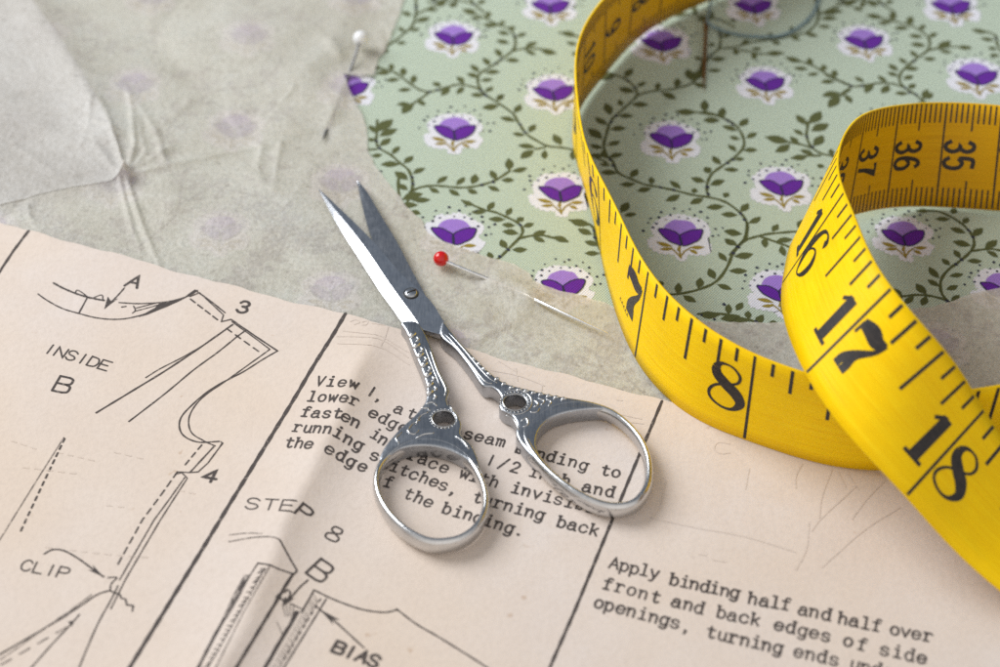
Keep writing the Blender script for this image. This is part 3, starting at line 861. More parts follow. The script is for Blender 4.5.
# typewriter letters: strokes in a box, x -0.5..0.5, y 0 = base line, 1 = x-height
S_, L_ = 's', 'l'
bowl = [(-.35, .72), (-.08, 1), (.25, .94), (.45, .5), (.25, .06), (-.08, 0), (-.35, .28)]
bowr = [(-x, y) for x, y in bowl]
GL = {
 'a': [(S_, [(-.36, .80), (-.1, 1), (.22, .96), (.33, .7), (.33, .2), (.38, .02), (.52, .02)]), (S_, [(.33, .58), (0, .60), (-.38, .5), (-.46, .25), (-.3, .02), (0, .02), (.33, .25)])],
 'b': [(L_, [(-.52, 1.45), (-.35, 1.45), (-.35, 0)]), (S_, bowl)],
 'c': [(S_, [(.42, .72), (.2, .98), (-.1, 1), (-.42, .75), (-.45, .3), (-.2, .02), (.15, 0), (.44, .25)])],
 'd': [(L_, [(.15, 1.45), (.35, 1.45), (.35, 0), (.52, 0)]), (S_, bowr)],
 'e': [(S_, [(-.42, .52), (.0, .52), (.43, .52), (.38, .82), (.05, 1), (-.3, .9), (-.45, .5), (-.3, .1), (.05, 0), (.42, .2)])],
 'f': [(S_, [(.42, 1.34), (.2, 1.45), (-.02, 1.36), (-.06, 1.1), (-.06, .5), (-.06, 0)]), (L_, [(-.42, 1), (.32, 1)]), (L_, [(-.36, 0), (.26, 0)])],
 'g': [(S_, bowr), (S_, [(.35, 1), (.35, .5), (.35, -.15), (.15, -.42), (-.15, -.42), (-.4, -.3)]), (L_, [(.35, 1), (.52, 1)])],
 'h': [(L_, [(-.52, 1.45), (-.35, 1.45), (-.35, 0)]), (S_, [(-.35, .68), (-.05, .99), (.24, .94), (.35, .68), (.35, .3), (.35, 0)])],
 'i': [(L_, [(-.3, 1), (.02, 1), (.02, 0)]), (L_, [(-.36, 0), (.40, 0)]), ('d', [(.0, 1.42)])],
 'k': [(L_, [(-.5, 1.45), (-.33, 1.45), (-.33, 0)]), (L_, [(.36, 1), (-.33, .40)]), (L_, [(-.06, .62), (.42, 0)])],
 'l': [(L_, [(-.3, 1.45), (.02, 1.45), (.02, 0)]), (L_, [(-.36, 0), (.40, 0)])],
 'm': [(L_, [(-.55, 1), (-.42, 1), (-.42, 0)]), (S_, [(-.42, .75), (-.25, .99), (-.06, .95), (0, .7), (0, 0)]), (S_, [(0, .75), (.18, .99), (.36, .95), (.42, .7), (.42, 0)])],
 'n': [(L_, [(-.52, 1), (-.35, 1), (-.35, 0)]), (S_, [(-.35, .68), (-.05, .99), (.24, .94), (.35, .68), (.35, .3), (.35, 0)])],
 'o': [(S_, [(-.44, .5), (-.28, .9), (0, 1), (.28, .9), (.44, .5), (.28, .1), (0, 0), (-.28, .1), (-.44, .5)])],
 'p': [(L_, [(-.52, 1), (-.35, 1), (-.35, -.42)]), (S_, bowl)],
 'r': [(L_, [(-.45, 1), (-.2, 1), (-.2, 0)]), (L_, [(-.45, 0), (.12, 0)]), (S_, [(-.2, .62), (.05, .95), (.3, 1), (.47, .85)])],
 's': [(S_, [(.37, .78), (.2, .98), (-.15, 1), (-.38, .8), (-.3, .58), (0, .5), (.32, .4), (.4, .2), (.2, .02), (-.15, 0), (-.42, .2)])],
 't': [(S_, [(-.1, 1.35), (-.1, .8), (-.1, .3), (-.02, .06), (.15, 0), (.4, .15)]), (L_, [(-.42, 1), (.35, 1)])],
 'u': [(S_, [(-.35, 1), (-.35, .3), (-.2, .03), (.08, 0), (.35, .3)]), (L_, [(.35, 1), (.35, 0), (.52, 0)])],
 'v': [(L_, [(-.45, 1), (0, 0), (.45, 1)])],
 'w': [(L_, [(-.5, 1), (-.25, 0), (0, .8), (.25, 0), (.5, 1)])],
 'y': [(L_, [(-.42, 1), (.02, .05)]), (S_, [(.45, 1), (.1, .1), (-.12, -.38), (-.4, -.4)])],
 'A': [(L_, [(-.5, 0), (0, 1.42), (.5, 0)]), (L_, [(-.3, .48), (.3, .48)])],
 'V': [(L_, [(-.45, 1.42), (0, 0), (.45, 1.42)])],
 '1': [(L_, [(0, 1.42), (0, 0)])],
 '2': [(S_, [(-.4, 1.1), (-.2, 1.38), (.15, 1.4), (.4, 1.1), (.25, .75), (-.1, .4), (-.42, .02)]), (L_, [(-.42, .02), (.42, .02)])],
 '/': [(L_, [(-.45, -.1), (.45, 1.5)])],
 ',': [('d', [(0, .05)]), (S_, [(.05, .05), (.02, -.15), (-.1, -.32)])],
 '.': [('d', [(0, .08)])],
}
TA, TB = on(610, 567, h_sheet), on(932, 637, h_sheet)
TD = (TB-TA)/np.linalg.norm(TB-TA)
TU = np.array([-TD[1], TD[0]])
def typed(word, p0, p1, size=1.0, mat=INK):
    a, b = on(*p0, h_sheet), on(*p1, h_sheet)
    n = len(word)
    for i, ch in enumerate(word):
        c = a if n == 1 else a+(b-a)*i/(n-1)
        if n > 1:
            d = (b-a)/np.linalg.norm(b-a)
            d = d*.6+TD*.4
            d = d/np.linalg.norm(d)
        else:
            d = TD
        up = np.array([-d[1], d[0]])
        c = c+d*random.uniform(-.006, .006)+up*random.uniform(-.007, .007)
        W_, H_ = .132*size, .150*size
        press = random.uniform(.92, 1.12)
        for kind, pp in GL[ch]:
            if kind == 'd':
                sh.disc(c+d*pp[0][0]*W_+up*pp[0][1]*H_, .026*press, lay_s(.0045), mat)
                continue
            q = smooth(pp, 5) if kind == S_ else [np.array(p, float) for p in pp]
            sh.ribbon(dens([c+d*p[0]*W_+up*p[1]*H_ for p in q], .04), .034*press, lay_s(.0045), mat)
for wd, p0, p1 in (
 ('View', (318.5, 386), (352.3, 387.5)), ('1,', (369.2, 395.7), (377, 400)), ('at', (396.5, 413), (410, 418)),
 ('lower', (310.3, 401), (353, 404.7)), ('edge', (371, 417.5), (401, 432)), ('seam', (466.7, 439), (499, 446)), ('binding', (518, 453), (582, 469.5)), ('to', (604.4, 475), (614.3, 477.2)),
 ('fast', (304, 416.7), (335.7, 418)), ('en', (344, 421.2), (353.8, 426.5)), ('in', (372.5, 438.5), (380.8, 443.7)), ('1/2', (489.2, 465), (513.5, 472.2)), ('inch', (532.4, 476.7), (564, 484.8)), ('and', (585.5, 492), (609, 496.5)),
 ('runn', (296, 431.7), (326, 433.3)), ('ing', (335.7, 437), (356, 449)), ('s', (372.5, 460.2), (0, 0)), ('face', (410, 459.5), (442.3, 472.2)), ('with', (462.5, 478.3), (492.5, 486.8)), ('invisible', (514.4, 493), (600, 515)),
 ('the', (287.7, 447.5), (307, 448.3)), ('edge', (327.5, 453.5), (360, 471)), ('itches,', (392.7, 471.5), (451, 493.5)), ('turning', (475.7, 502.5), (538.5, 519.5)), ('back', (560.3, 527), (592.7, 535.2)),
 ('f', (386.7, 487.3), (0, 0)), ('the', (406.3, 498.5), (425.7, 506.7)), ('binding.', (445.2, 513.5), (518, 535.5)),
 ('Apply', (613, 569), (653, 578)), ('binding', (673, 585), (734, 598)), ('half', (752, 604), (785, 610)), ('and', (802, 615), (825, 620)), ('half', (842, 624), (876, 631)), ('over', (894, 635), (927, 641)),
 ('front', (606, 589), (654, 602)), ('and', (675, 607), (698, 613)), ('back', (720, 618), (754, 625.5)), ('edges', (778, 630), (825, 641)), ('of', (847, 646), (861, 650)), ('side', (884, 655), (921, 663)),
 ('openings,', (597, 608), (685, 631)), ('turning', (710, 638), (777, 653)), ('ends', (798, 657), (833, 665)), ('under', (854, 670), (897, 680))):
    if len(wd) == 1:
        p1 = p0
    typed(wd, p0, p1)
# drawn capitals: (letter, base px, cap height cm, width cm, weight)
CAPS = {
 'I': [(L_, [(0, 0), (0, 1)])], 'N': [(L_, [(-.5, 0), (-.5, 1), (.5, 0), (.5, 1)])],
 'S': [(S_, [(.45, .82), (.2, .98), (-.2, 1), (-.46, .8), (-.3, .56), (.25, .45), (.46, .22), (.2, .01), (-.2, 0), (-.48, .18)])],
 'D': [(L_, [(-.5, 0), (-.5, 1), (-.1, 1)]), (S_, [(-.1, 1), (.3, .9), (.5, .5), (.3, .1), (-.1, 0)]), (L_, [(-.1, 0), (-.5, 0)])],
 'E': [(L_, [(.5, 1), (-.5, 1), (-.5, 0), (.5, 0)]), (L_, [(-.5, .52), (.3, .52)])],
 'T': [(L_, [(-.5, 1), (.5, 1)]), (L_, [(0, 1), (0, 0)])],
 'P': [(L_, [(-.5, 0), (-.5, 1), (.2, 1)]), (S_, [(.2, 1), (.5, .88), (.5, .6), (.2, .46)]), (L_, [(.2, .46), (-.5, .46)])],
 'C': [(S_, [(.46, .8), (.2, 1), (-.2, .96), (-.48, .6), (-.42, .2), (-.1, 0), (.3, .06), (.48, .25)])],
 'L': [(L_, [(-.45, 1), (-.45, 0), (.45, 0)])],
 'B': [(L_, [(-.5, 0), (-.5, 1), (.2, 1)]), (S_, [(.2, 1), (.46, .9), (.46, .64), (.2, .53)]), (L_, [(.2, .53), (-.5, .53)]), (S_, [(.2, .53), (.52, .42), (.52, .1), (.2, 0)]), (L_, [(.2, 0), (-.5, 0)])],
 'A': [(L_, [(-.5, 0), (.1, 1), (.45, 0)]), (L_, [(-.28, .38), (.32, .38)])],
 '8': [(S_, [(0, .54), (-.36, .7), (-.3, .95), (0, 1), (.3, .95), (.36, .7), (0, .54), (-.46, .34), (-.4, .06), (0, 0), (.4, .06), (.46, .34), (0, .54)])],
 '3': [(S_, [(-.42, .82), (-.2, 1), (.2, .98), (.4, .78), (.2, .57), (-.1, .53)]), (S_, [(-.1, .53), (.3, .46), (.46, .22), (.2, .02), (-.2, 0), (-.46, .16)])],
 '4': [(L_, [(.2, 0), (.2, 1), (-.5, .3), (.5, .3)])],
}
def drawn(txt, p0, p1, cap, wid, wt=.026, mat=INK, turn=0.0):
    a, b = on(*p0, h_sheet), on(*p1, h_sheet)
    n = len(txt)
    d0 = TD if n == 1 else (b-a)/np.linalg.norm(b-a)
    c_, s_ = math.cos(turn), math.sin(turn)
    d0 = np.array([d0[0]*c_-d0[1]*s_, d0[0]*s_+d0[1]*c_])
    up = np.array([-d0[1], d0[0]])
    for i, ch in enumerate(txt):
        c = a if n == 1 else a+(b-a)*i/(n-1)
        for kind, pp in CAPS[ch]:
            q = smooth(pp, 6) if kind == S_ else [np.array(p, float) for p in pp]
            sh.ribbon(dens([c+d0*p[0]*wid+up*p[1]*cap for p in q], .05), wt, lay_s(.0045), mat)
drawn('INSIDE', (47, 353.4), (101.7, 369.6), .21, .17, .030)
drawn('B', (59, 392), (0, 0), .34, .25, .042)
drawn('A', (131, 287), (0, 0), .28, .24, .048)
drawn('3', (240.7, 312.5), (0, 0), .27, .19, .052)
drawn('4', (208, 481.5), (0, 0), .24, .21, .052)
drawn('CLIP', (24.2, 570.7), (60.6, 577.7), .20, .155, .028)
drawn('STE', (250.7, 509), (285.8, 510.7), .22, .21, .027, INK)
drawn('P', (300, 517), (0, 0), .24, .19, .040, INK, -.25)
drawn('8', (330, 540), (0, 0), .27, .22, .032, INK, -.2)
drawn('B', (312.8, 578), (0, 0), .36, .27, .042, INK, -.35)
drawn('BIAS', (336, 653), (371, 666), .20, .155, .050)
# column rules
stroke((0, 0), 1, [(345.5, 313.6), (300, 389), (250, 471), (200, 553), (130, 667), (100, 716)], .072, INK, False)
stroke((0, 0), 1, [(662, 401), (640, 453), (606, 535), (575, 610), (550, 667), (530, 714)], .054, INK, False)
stroke((0, 0), 1, [(28.5, 231), (14, 250), (0, 271), (-40, 330)], .055, INK, False)
# neck and shoulder drawing
c = (30, 260); s = 5.556
stroke(c, s, [(130, 128), (180, 155), (250, 185), (320, 207), (370, 218), (410, 225)], .042)
stroke(c, s, [(45, 190), (100, 228), (180, 270), (270, 297), (360, 320), (450, 330), (540, 325), (640, 300), (740, 265), (850, 215), (925, 170)], .030)
stroke(c, s, [(318, 210), (272, 295)], .030)
stroke(c, s, [(495, 237), (600, 243), (720, 237), (800, 225), (880, 200), (930, 170)], .030)
blot(c, s, [(680, 282), (715, 243), (800, 226), (885, 197), (850, 217), (760, 260)])
blot(c, s, [(600, 318), (690, 268), (700, 285), (650, 305)])
stroke(c, s, [(575, 255), (585, 280), (570, 295)], .026)
stroke(c, s, [(590, 268), (640, 255), (700, 240)], .026)
stroke(c, s, [(585, 285), (660, 265), (740, 242)], .022)
stroke(c, s, [(250, 185), (262, 168), (290, 182), (320, 205)], .024)
stroke(c, s, [(345, 213), (398, 195), (405, 222)], .024)
stroke(c, s, [(510, 262), (535, 258)], .03)
stroke(c, s, [(525, 155), (490, 195), (455, 230)], .030)
blot(c, s, [(432, 203), (412, 274), (490, 213), (452, 232)])
c = (150, 270); s = 6.667
stroke(c, s, [(245, 175), (300, 135), (400, 205), (500, 285)], .032, curve=False)
stroke(c, s, [(265, 178), (330, 152), (490, 300), (475, 345)], .026, curve=False)
stroke(c, s, [(475, 345), (540, 330), (850, 540)], .034, curve=False)
stroke(c, s, [(545, 345), (700, 455), (800, 530)], .026, curve=False)
stroke(c, s, [(270, 195), (500, 370)], .032, dash=(.13, .06), curve=False)
stroke(c, s, [(510, 390), (740, 555)], .030, dash=(.13, .08), curve=False)
stroke(c, s, [(550, 365), (330, 520), (110, 667), (-140, 820), (-358, 952)], .036)
stroke(c, s, [(540, 372), (390, 480), (230, 575), (65, 660), (-28, 718)], .024)
stroke(c, s, [(635, 405), (580, 445), (450, 550), (290, 667), (100, 825), (-140, 1010)], .030)
stroke((0, 0), 1, [(277.5, 351), (262, 360), (243, 372), (213, 388), (191, 406), (180, 420), (182, 434), (197, 442), (219, 441.5)], .030)
stroke((0, 0), 1, [(269, 350), (258, 358), (228, 379.5), (202, 398), (189.5, 416), (191, 432), (204, 441), (215, 446)], .026)
c = (100, 400); s = 5.556
stroke(c, s, [(672, 232), (681, 240), (600, 350), (545, 400), (500, 404), (440, 400), (420, 412)], .026, curve=False)
stroke(c, s, [(630, 262), (500, 402)], .030, curve=False)
stroke(c, s, [(425, 410), (455, 405), (485, 435), (410, 550), (335, 667), (230, 845), (140, 1000), (60, 1160)], .024, curve=False)
stroke(c, s, [(470, 432), (390, 545), (300, 667), (200, 840), (108, 1000)], .024, curve=False)
stroke(c, s, [(565, 250), (440, 400)], .028, dash=(.12, .06), curve=False)
stroke(c, s, [(430, 400), (330, 540), (235, 667), (90, 930)], .028, dash=(.13, .06), curve=False)
blot(c, s, [(425, 398), (445, 398), (440, 412), (420, 414)])
c = (0, 520); s = 4.54
stroke(c, s, [(200, 155), (240, 135), (290, 140), (350, 172), (410, 215), (470, 258)], .032)
blot(c, s, [(420, 203), (472, 260), (398, 226), (430, 230)])
stroke(c, s, [(490, 262), (530, 262), (505, 290), (500, 320)], .026)
stroke(c, s, [(500, 322), (545, 340), (550, 355), (570, 360), (575, 385), (605, 390), (600, 415)], .030, curve=False)
stroke(c, s, [(535, 300), (500, 370), (440, 480), (360, 667), (320, 760)], .026)
stroke(c, s, [(500, 320), (440, 340), (350, 400), (180, 505), (0, 610), (-60, 650)], .030)
stroke(c, s, [(415, 340), (300, 425), (150, 530), (0, 635)], .024, THIN)
blot(c, s, [(370, 385), (270, 440), (200, 495), (60, 580), (150, 525), (300, 440)], THIN)
stroke(c, s, [(300, 487), (0, 660), (-50, 690)], .028, THIN, dash=(.18, .12), curve=False)
stroke(c, s, [(360, 430), (330, 465), (240, 560), (145, 667), (90, 730)], .026, curve=False)
blot(c, s, [(308, 462), (338, 456), (326, 484)])
c = (0, 414); s = 2.632
stroke(c, s, [(168, 62), (90, 185), (0, 330), (-40, 395)], .022, THIN, curve=False)
stroke(c, s, [(170, 65), (110, 190), (48, 322)], .034, dash=(.09, .06), curve=False)
# binding drawing
c = (230, 490); s = 5.556
stroke(c, s, [(-5, 287), (100, 268), (180, 260), (240, 262), (275, 275)], .026, THIN)
stroke(c, s, [(-5, 250), (90, 240), (175, 242)], .020, THIN)
stroke(c, s, [(275, 275), (300, 320), (335, 385), (362, 430), (370, 450), (350, 472)], .032)
stroke(c, s, [(160, 408), (250, 430), (300, 450), (352, 466)], .030)
c = (170, 540); s = 5.25
stroke(c, s, [(463, 120), (420, 185), (300, 390), (150, 667), (110, 740)], .026, curve=False)
stroke(c, s, [(520, 140), (380, 390), (240, 667), (200, 740)], .022, THIN, curve=False)
blot(c, s, [(388, 183), (422, 183), (370, 290), (300, 410), (268, 430), (330, 290)], THIN)
blot(c, s, [(380, 215), (400, 215), (330, 340), (280, 425), (272, 420), (330, 310)])
stroke(c, s, [(300, 385), (230, 510), (150, 667), (110, 740)], .055, curve=False)
for k in range(22):
    t = k/21
    x, y = 485-300*t, 150+525*t
    stroke(c, s, [(x-8+random.uniform(-4, 4), y+random.uniform(-4, 4)), (x+12, y-6+random.uniform(-8, 8)), (x+4, y+14)], .022, INK)
stroke(c, s, [(645, 180), (600, 250), (560, 320), (440, 520), (350, 667), (310, 735)], .048, INK, curve=False)
stroke(c, s, [(600, 275), (618, 262), (632, 285), (606, 325), (580, 305)], .030)
stroke(c, s, [(575, 310), (560, 300), (590, 275)], .035)
stroke(c, s, [(725, 210), (680, 250), (630, 310)], .030)
blot(c, s, [(600, 300), (630, 312), (655, 303), (632, 322), (588, 352)])
for x in (600, 620, 640, 660):
    stroke(c, s, [(x-10, 340), (x+5-(x-600)*.4, 400)], .016, THIN)
stroke(c, s, [(560, 430), (590, 500), (575, 540)], .016, THIN)
stroke(c, s, [(635, 335), (690, 362)], .022)
blot(c, s, [(655, 370), (682, 375), (640, 450), (600, 515), (545, 610), (515, 667), (560, 560), (610, 470)])
stroke(c, s, [(620, 460), (560, 560), (500, 667), (460, 740)], .050, curve=False)
stroke(c, s, [(755, 265), (690, 380)], .030, curve=False)
stroke(c, s, [(820, 310), (710, 490), (600, 667), (560, 735)], .026, curve=False)
for k in range(30):
    t = k/29
    x, y = 745-215*t, 285+380*t
    stroke(c, s, [(x+4, y), (x+22+random.uniform(-5, 5), y+18), (x+30, y+44+random.uniform(-6, 6))], .014, THIN)
stroke(c, s, [(790, 310), (680, 490), (590, 640)], .024, dash=(.05, .05), curve=False)
c = (280, 560); s = 5
stroke(c, s, [(170, 150), (240, 185), (330, 222), (420, 250), (520, 262), (585, 250)], .030)
stroke(c, s, [(583, 246), (680, 320), (800, 390), (1000, 515), (1100, 585)], .030)
stroke(c, s, [(420, 440), (290, 320), (175, 228)], .030, curve=False)
blot(c, s, [(200, 248), (300, 300), (255, 296), (268, 326)])
# show-through of the other side
c = (300, 290); s = 5.556
for q in ([(240, 228), (380, 243), (460, 262), (600, 345)], [(205, 258), (380, 262), (480, 290), (600, 375)], [(205, 297), (420, 312), (500, 345), (605, 415)], [(490, 205), (470, 270), (450, 310)], [(280, 175), (310, 165), (330, 180), (300, 192)], [(345, 178), (375, 172), (370, 192), (345, 195)], [(400, 185), (440, 190), (470, 195)]):
    stroke(c, s, q, .020, GHOST)
c = (470, 340); s = 5.25
for q in ([(110, 160), (260, 190), (390, 240)], [(150, 110), (240, 165)], [(240, 150), (250, 215)], [(380, 235), (375, 270)], [(770, 315), (800, 318)], [(760, 385), (900, 415)], [(820, 430), (910, 440)], [(520, 360), (535, 395)]):
    stroke(c, s, q, .020, GHOST)
c = (640, 440); s = 3.846
for q in ([(345, 15), (300, 10), (285, 35), (310, 52), (345, 50)], [(625, 90), (600, 140), (600, 185)], [(945, 155), (880, 220), (815, 305)], [(830, 180), (700, 300), (660, 350)], [(1000, 260), (860, 350), (700, 490)], [(740, 110), (700, 220), (690, 300)], [(760, 120), (790, 180)], [(800, 130), (840, 190)], [(420, 110), (405, 190)], [(40, 300), (200, 335), (400, 372), (600, 432)], [(100, 160), (80, 250)], [(180, 430), (205, 455)], [(225, 440), (255, 445)], [(280, 462), (330, 470)], [(650, 320), (640, 420), (600, 500)]):
    stroke(c, s, q, .020, GHOST)
c = (0, 380); s = 2.63
for q in ([(30, 160), (120, 190)], [(150, 190), (260, 215)], [(300, 190), (390, 210)], [(60, 230), (230, 250)], [(280, 330), (330, 335)], [(120, 440), (300, 460), (420, 468)], [(470, 290), (540, 305)], [(400, 540), (408, 545)]):
    stroke(c, s, q, .022, GHOST, dash=(.10, .07))
o = sh.build('instruction_sheet', [M['paper'], M['ink'], M['ink_thin'], M['ghost']])
tag(o, 'yellowed sewing instruction sheet printed with typed lines and garment drawings', 'instruction sheet')

# ------------------------------------------------------------------ embroidery scissors
SZ = 0.29                      # height of the middle of the handles above the table
sc_root = thing('embroidery_scissors', 'small ornate steel embroidery scissors lying half open, tips on the tissue', 'scissors', at(430, 400, .1))
def plate(name, outline, holes, z_top, half, bev, mat, parent):
    """a flat piece of metal with rounded edges and round holes"""
    cu = bpy.data.curves.new(name+'_outline', 'CURVE')
    cu.dimensions = '2D'
    cu.fill_mode = 'BOTH'
    cu.extrude = (half-bev)*CM
    cu.bevel_depth = bev*CM
    cu.bevel_resolution = 3
    cu.offset = -bev*CM
    for pts in [outline]+holes:
        sp = cu.splines.new('POLY')
        sp.points.add(len(pts)-1)
        for q, p in zip(sp.points, pts):
            q.co = (p[0]*CM, p[1]*CM, 0, 1)
        sp.use_cyclic_u = True
    tmp = bpy.data.objects.new('tmp', cu)
    COL.objects.link(tmp)
    dg = bpy.context.evaluated_depsgraph_get()
    me = bpy.data.meshes.new_from_object(tmp.evaluated_get(dg))
    bpy.data.objects.remove(tmp)
    bpy.data.curves.remove(cu)
    me.name = name
    me.transform(Matrix.Translation((0, 0, (z_top-half)*CM)))
    me.materials.clear()
    me.materials.append(mat)
    o = bpy.data.objects.new(name, me)
    COL.objects.link(o)
    bm = bmesh.new(); bm.from_mesh(me)
    bmesh.ops.remove_doubles(bm, verts=bm.verts, dist=1e-6)
    bm.to_mesh(me); bm.free()
    me.polygons.foreach_set('use_smooth', [True]*len(me.polygons))
    try:
        me.set_sharp_from_angle(angle=math.radians(32))
    except Exception:
        pass
    return adopt(o, parent)
def sections(name, secs, mats, matidx, parent):
    """skin through cross-sections (each a list of 3-D points)"""
    b = MB()
    n = len(secs[0])
    b.v = [tuple(map(float, p)) for s_ in secs for p in s_]
    for i in range(len(secs)-1):
        for k in range(n):
            b.f.append([i*n+k, i*n+(k+1) % n, (i+1)*n+(k+1) % n, (i+1)*n+k]); b.m.append(matidx[k])
    b.f.append(list(range(n-1, -1, -1))); b.m.append(0)
    b.f.append([(len(secs)-1)*n+k for k in range(n)]); b.m.append(0)
    o = b.build(name, mats, flat=True)
    bm = bmesh.new(); bm.from_mesh(o.data)
    bmesh.ops.recalc_face_normals(bm, faces=bm.faces)
    bm.to_mesh(o.data); bm.free()
    return adopt(o, parent)
def hermite_rows(rows, n=4):
    cols = list(zip(*rows))
    return list(zip(*[smooth(c_, n) for c_ in cols]))
# upper blade: left edge, ridge of the ground bevel, right edge
rows = [((318.5, 189), (318.7, 188.9), (319, 188.8)), ((333, 217), (335.5, 210), (338, 206.8)), ((345, 237), (351, 229), (355.5, 223.5)), ((360, 260), (368, 251.5), (376, 244.5)),
        ((379, 290), (390, 284), (400, 272.5)), ((392, 308), (405, 304.5), (418, 288.5)), ((400, 319.5), (414, 317), (433, 304)), ((405, 326), (421, 327.5), (443.3, 321))]
secs = []
for l, m, r in hermite_rows(rows, 3):
    t = float(sstep(l[1], 212, 285))
    zt = .238+.097*t
    wd_ = np.linalg.norm(at(l[0], l[1], .22)[:2]-at(m[0], m[1], .22)[:2])
    Lb, Lt, Mt, Rt, Rb = at(l[0], l[1], .212), at(l[0], l[1], max(.216, zt-wd_*(.10+.32*t))), at(m[0], m[1], zt), at(r[0], r[1], zt-.012), at(r[0], r[1], .225)
    Rb = np.array([Rt[0], Rt[1], .212])
    Lb = np.array([Lt[0], Lt[1], .210])
    secs.append([Lb, Lt, Mt, Rt, Rb])
l, m, r = (409, 327.5), (424, 330), (441.5, 334.8)
Lt, Mt, Rt = at(*l, .25), at(*m, .33), at(*r, .323)
secs.append([np.array([Lt[0], Lt[1], .21]), Lt, Mt, Rt, np.array([Rt[0], Rt[1], .212])])
sections('blade', secs, [M['blade_steel'], M['bevel_steel']], [1, 1, 0, 0, 0], sc_root)
# lower blade
rows = [((357, 181), (357.6, 180.8), (358.2, 181)), ((361, 200), (363.5, 195), (367.5, 192.5)), ((367, 224), (374, 218), (382.5, 218)), ((376, 250), (384, 243), (396, 240)), ((386, 275), (396, 268), (410, 267)),
        ((396, 300), (408, 292), (422, 289)), ((404, 320), (418, 315), (432, 309))]
secs = []
for l, m, r in hermite_rows(rows, 3):
    zt = .198
    Lt, Mt, Rt = at(l[0], l[1], zt-.004), at(m[0], m[1], zt), at(r[0], r[1], zt-.002)
    secs.append([np.array([Lt[0], Lt[1], .11]), Lt, Mt, Rt, np.array([Rt[0], Rt[1], .11])])
sections('blade', secs, [M['blade_dark']], [0]*5, sc_root)
def circ(px, py, z, r, n=28):
    c = at(px, py, z)
    return [(c[0]+r*math.cos(2*math.pi*k/n), c[1]+r*math.sin(2*math.pi*k/n)) for k in range(n)]
ZT = SZ+.115
def outl(pxs, z=ZT, n=4):
    return [tuple(p) for p in smooth([at(x, y, z)[:2] for x, y in pxs], n, True)]
hl = plate('handle', outl([(401, 322), (406, 331), (413, 349), (421, 368), (426, 384), (426.5, 396), (423.5, 404), (414, 415.5), (400, 428), (387, 443), (381, 453), (379.5, 460), (384, 459.5), (392, 453.5), (404, 447), (424, 445), (444, 448), (462, 456), (475, 466), (480.5, 474.5), (479.5, 463), (472, 445), (461, 434), (461.5, 424), (457, 412.5), (449, 405), (447, 398), (449, 388), (439.5, 369), (431, 346), (424, 331), (416, 321)]),
           [circ(443.5, 418.7, ZT, .185)], ZT, .15, .035, M['steel'], sc_root)
hr = plate('handle', outl([(442.5, 320), (447, 325), (458, 339), (472, 354), (489, 371), (503, 381.5), (516, 386), (533, 390), (552, 394.5), (577, 398.5), (598, 402.8), (615, 411.5), (601, 408.5), (586, 409), (566, 412), (550, 418), (539, 429), (536, 444), (542, 462), (529, 453), (519, 440), (516, 432), (516.7, 424), (512, 415.5), (503.5, 411), (499, 405.5), (501.5, 399), (498.5, 392), (491, 386.5), (482, 384.5), (470, 367), (455, 348), (440.5, 335)]),
           [circ(514.8, 402, ZT, .180)], ZT, .15, .035, M['steel'], sc_root)
def ring(path, corner, s, prof, parent):
    P = [at(corner[0]+x/s, corner[1]+y/s, SZ-.02) for x, y in path]
    P = smooth(P, 5, True)
    R = smooth([np.array(p) for p in prof], 5, True)
    b = MB()
    b.tube(P, [tuple(r) for r in R], 16, 0, True)
    o = b.build('finger_ring', [M['bright_steel']])
    bm = bmesh.new(); bm.from_mesh(o.data)
    bmesh.ops.recalc_face_normals(bm, faces=bm.faces)
    bm.to_mesh(o.data); bm.free()
    return adopt(o, parent)
ring([(88, 215), (97, 300), (150, 400), (240, 490), (340, 545), (430, 556), (530, 535), (610, 475), (655, 390), (658, 300), (625, 200), (560, 105), (470, 45), (370, 22), (270, 30), (180, 75), (115, 140)], (360, 440), 5.25,
     [(.060, .15), (.062, .15), (.068, .155), (.075, .16), (.080, .165), (.080, .165), (.075, .165), (.070, .16), (.066, .155), (.064, .15), (.068, .145), (.075, .14), (.085, .14), (.09, .14), (.085, .14), (.075, .145), (.065, .15)], hl)
ring([(105, 270), (125, 340), (195, 430), (290, 510), (390, 565), (480, 585), (560, 568), (612, 500), (620, 410), (595, 325), (540, 250), (470, 195), (390, 165), (310, 155), (225, 170), (150, 215)], (500, 370), 4.17,
     [(.105, .14), (.090, .145), (.078, .15), (.078, .16), (.080, .165), (.082, .165), (.080, .165), (.076, .16), (.070, .155), (.066, .15), (.066, .145), (.070, .145), (.078, .14), (.088, .14), (.10, .14), (.11, .14)], hr)
# chased ornament
def trim(strokes, parent):
    b = MB()
    for pts, r in strokes:
        P = [at(x, y, ZT+.002) for x, y in pts]
        if len(P) == 1:
            b.ball(P[0], (r, r, r*.7), 0, 10, 6)
        else:
            P = smooth(P, 4) if len(P) > 2 else P
            n = len(P)
            b.tube(P, [r*(.35+.65*math.sin(math.pi*(i+.5)/n)) for i in range(n)], 8)
    o = b.build('chased_trim', [M['bright_steel']])
    return adopt(o, parent)
st = []
for x, y in ((411.5, 335.5), (415.5, 346), (419.3, 355.5), (423.3, 365), (427, 375), (429, 385), (428.8, 393)):
    st.append(([(x-1.5, y+2.5), (x+.8, y-.5), (x+4.6, y-2.0)], .048))
    st.append(([(x+5, y+1), (x+7, y+4), (x+4.5, y+6)], .020))
st += [([(429, 347), (437, 370), (445.5, 388), (444.5, 396)], .016), ([(424, 345), (432, 366), (440, 386)], .009)]
for k in range(22):
    a = 2*math.pi*k/22
    st.append(([(443.5+13.3*math.cos(a), 418.7+9.6*math.sin(a))], .013))
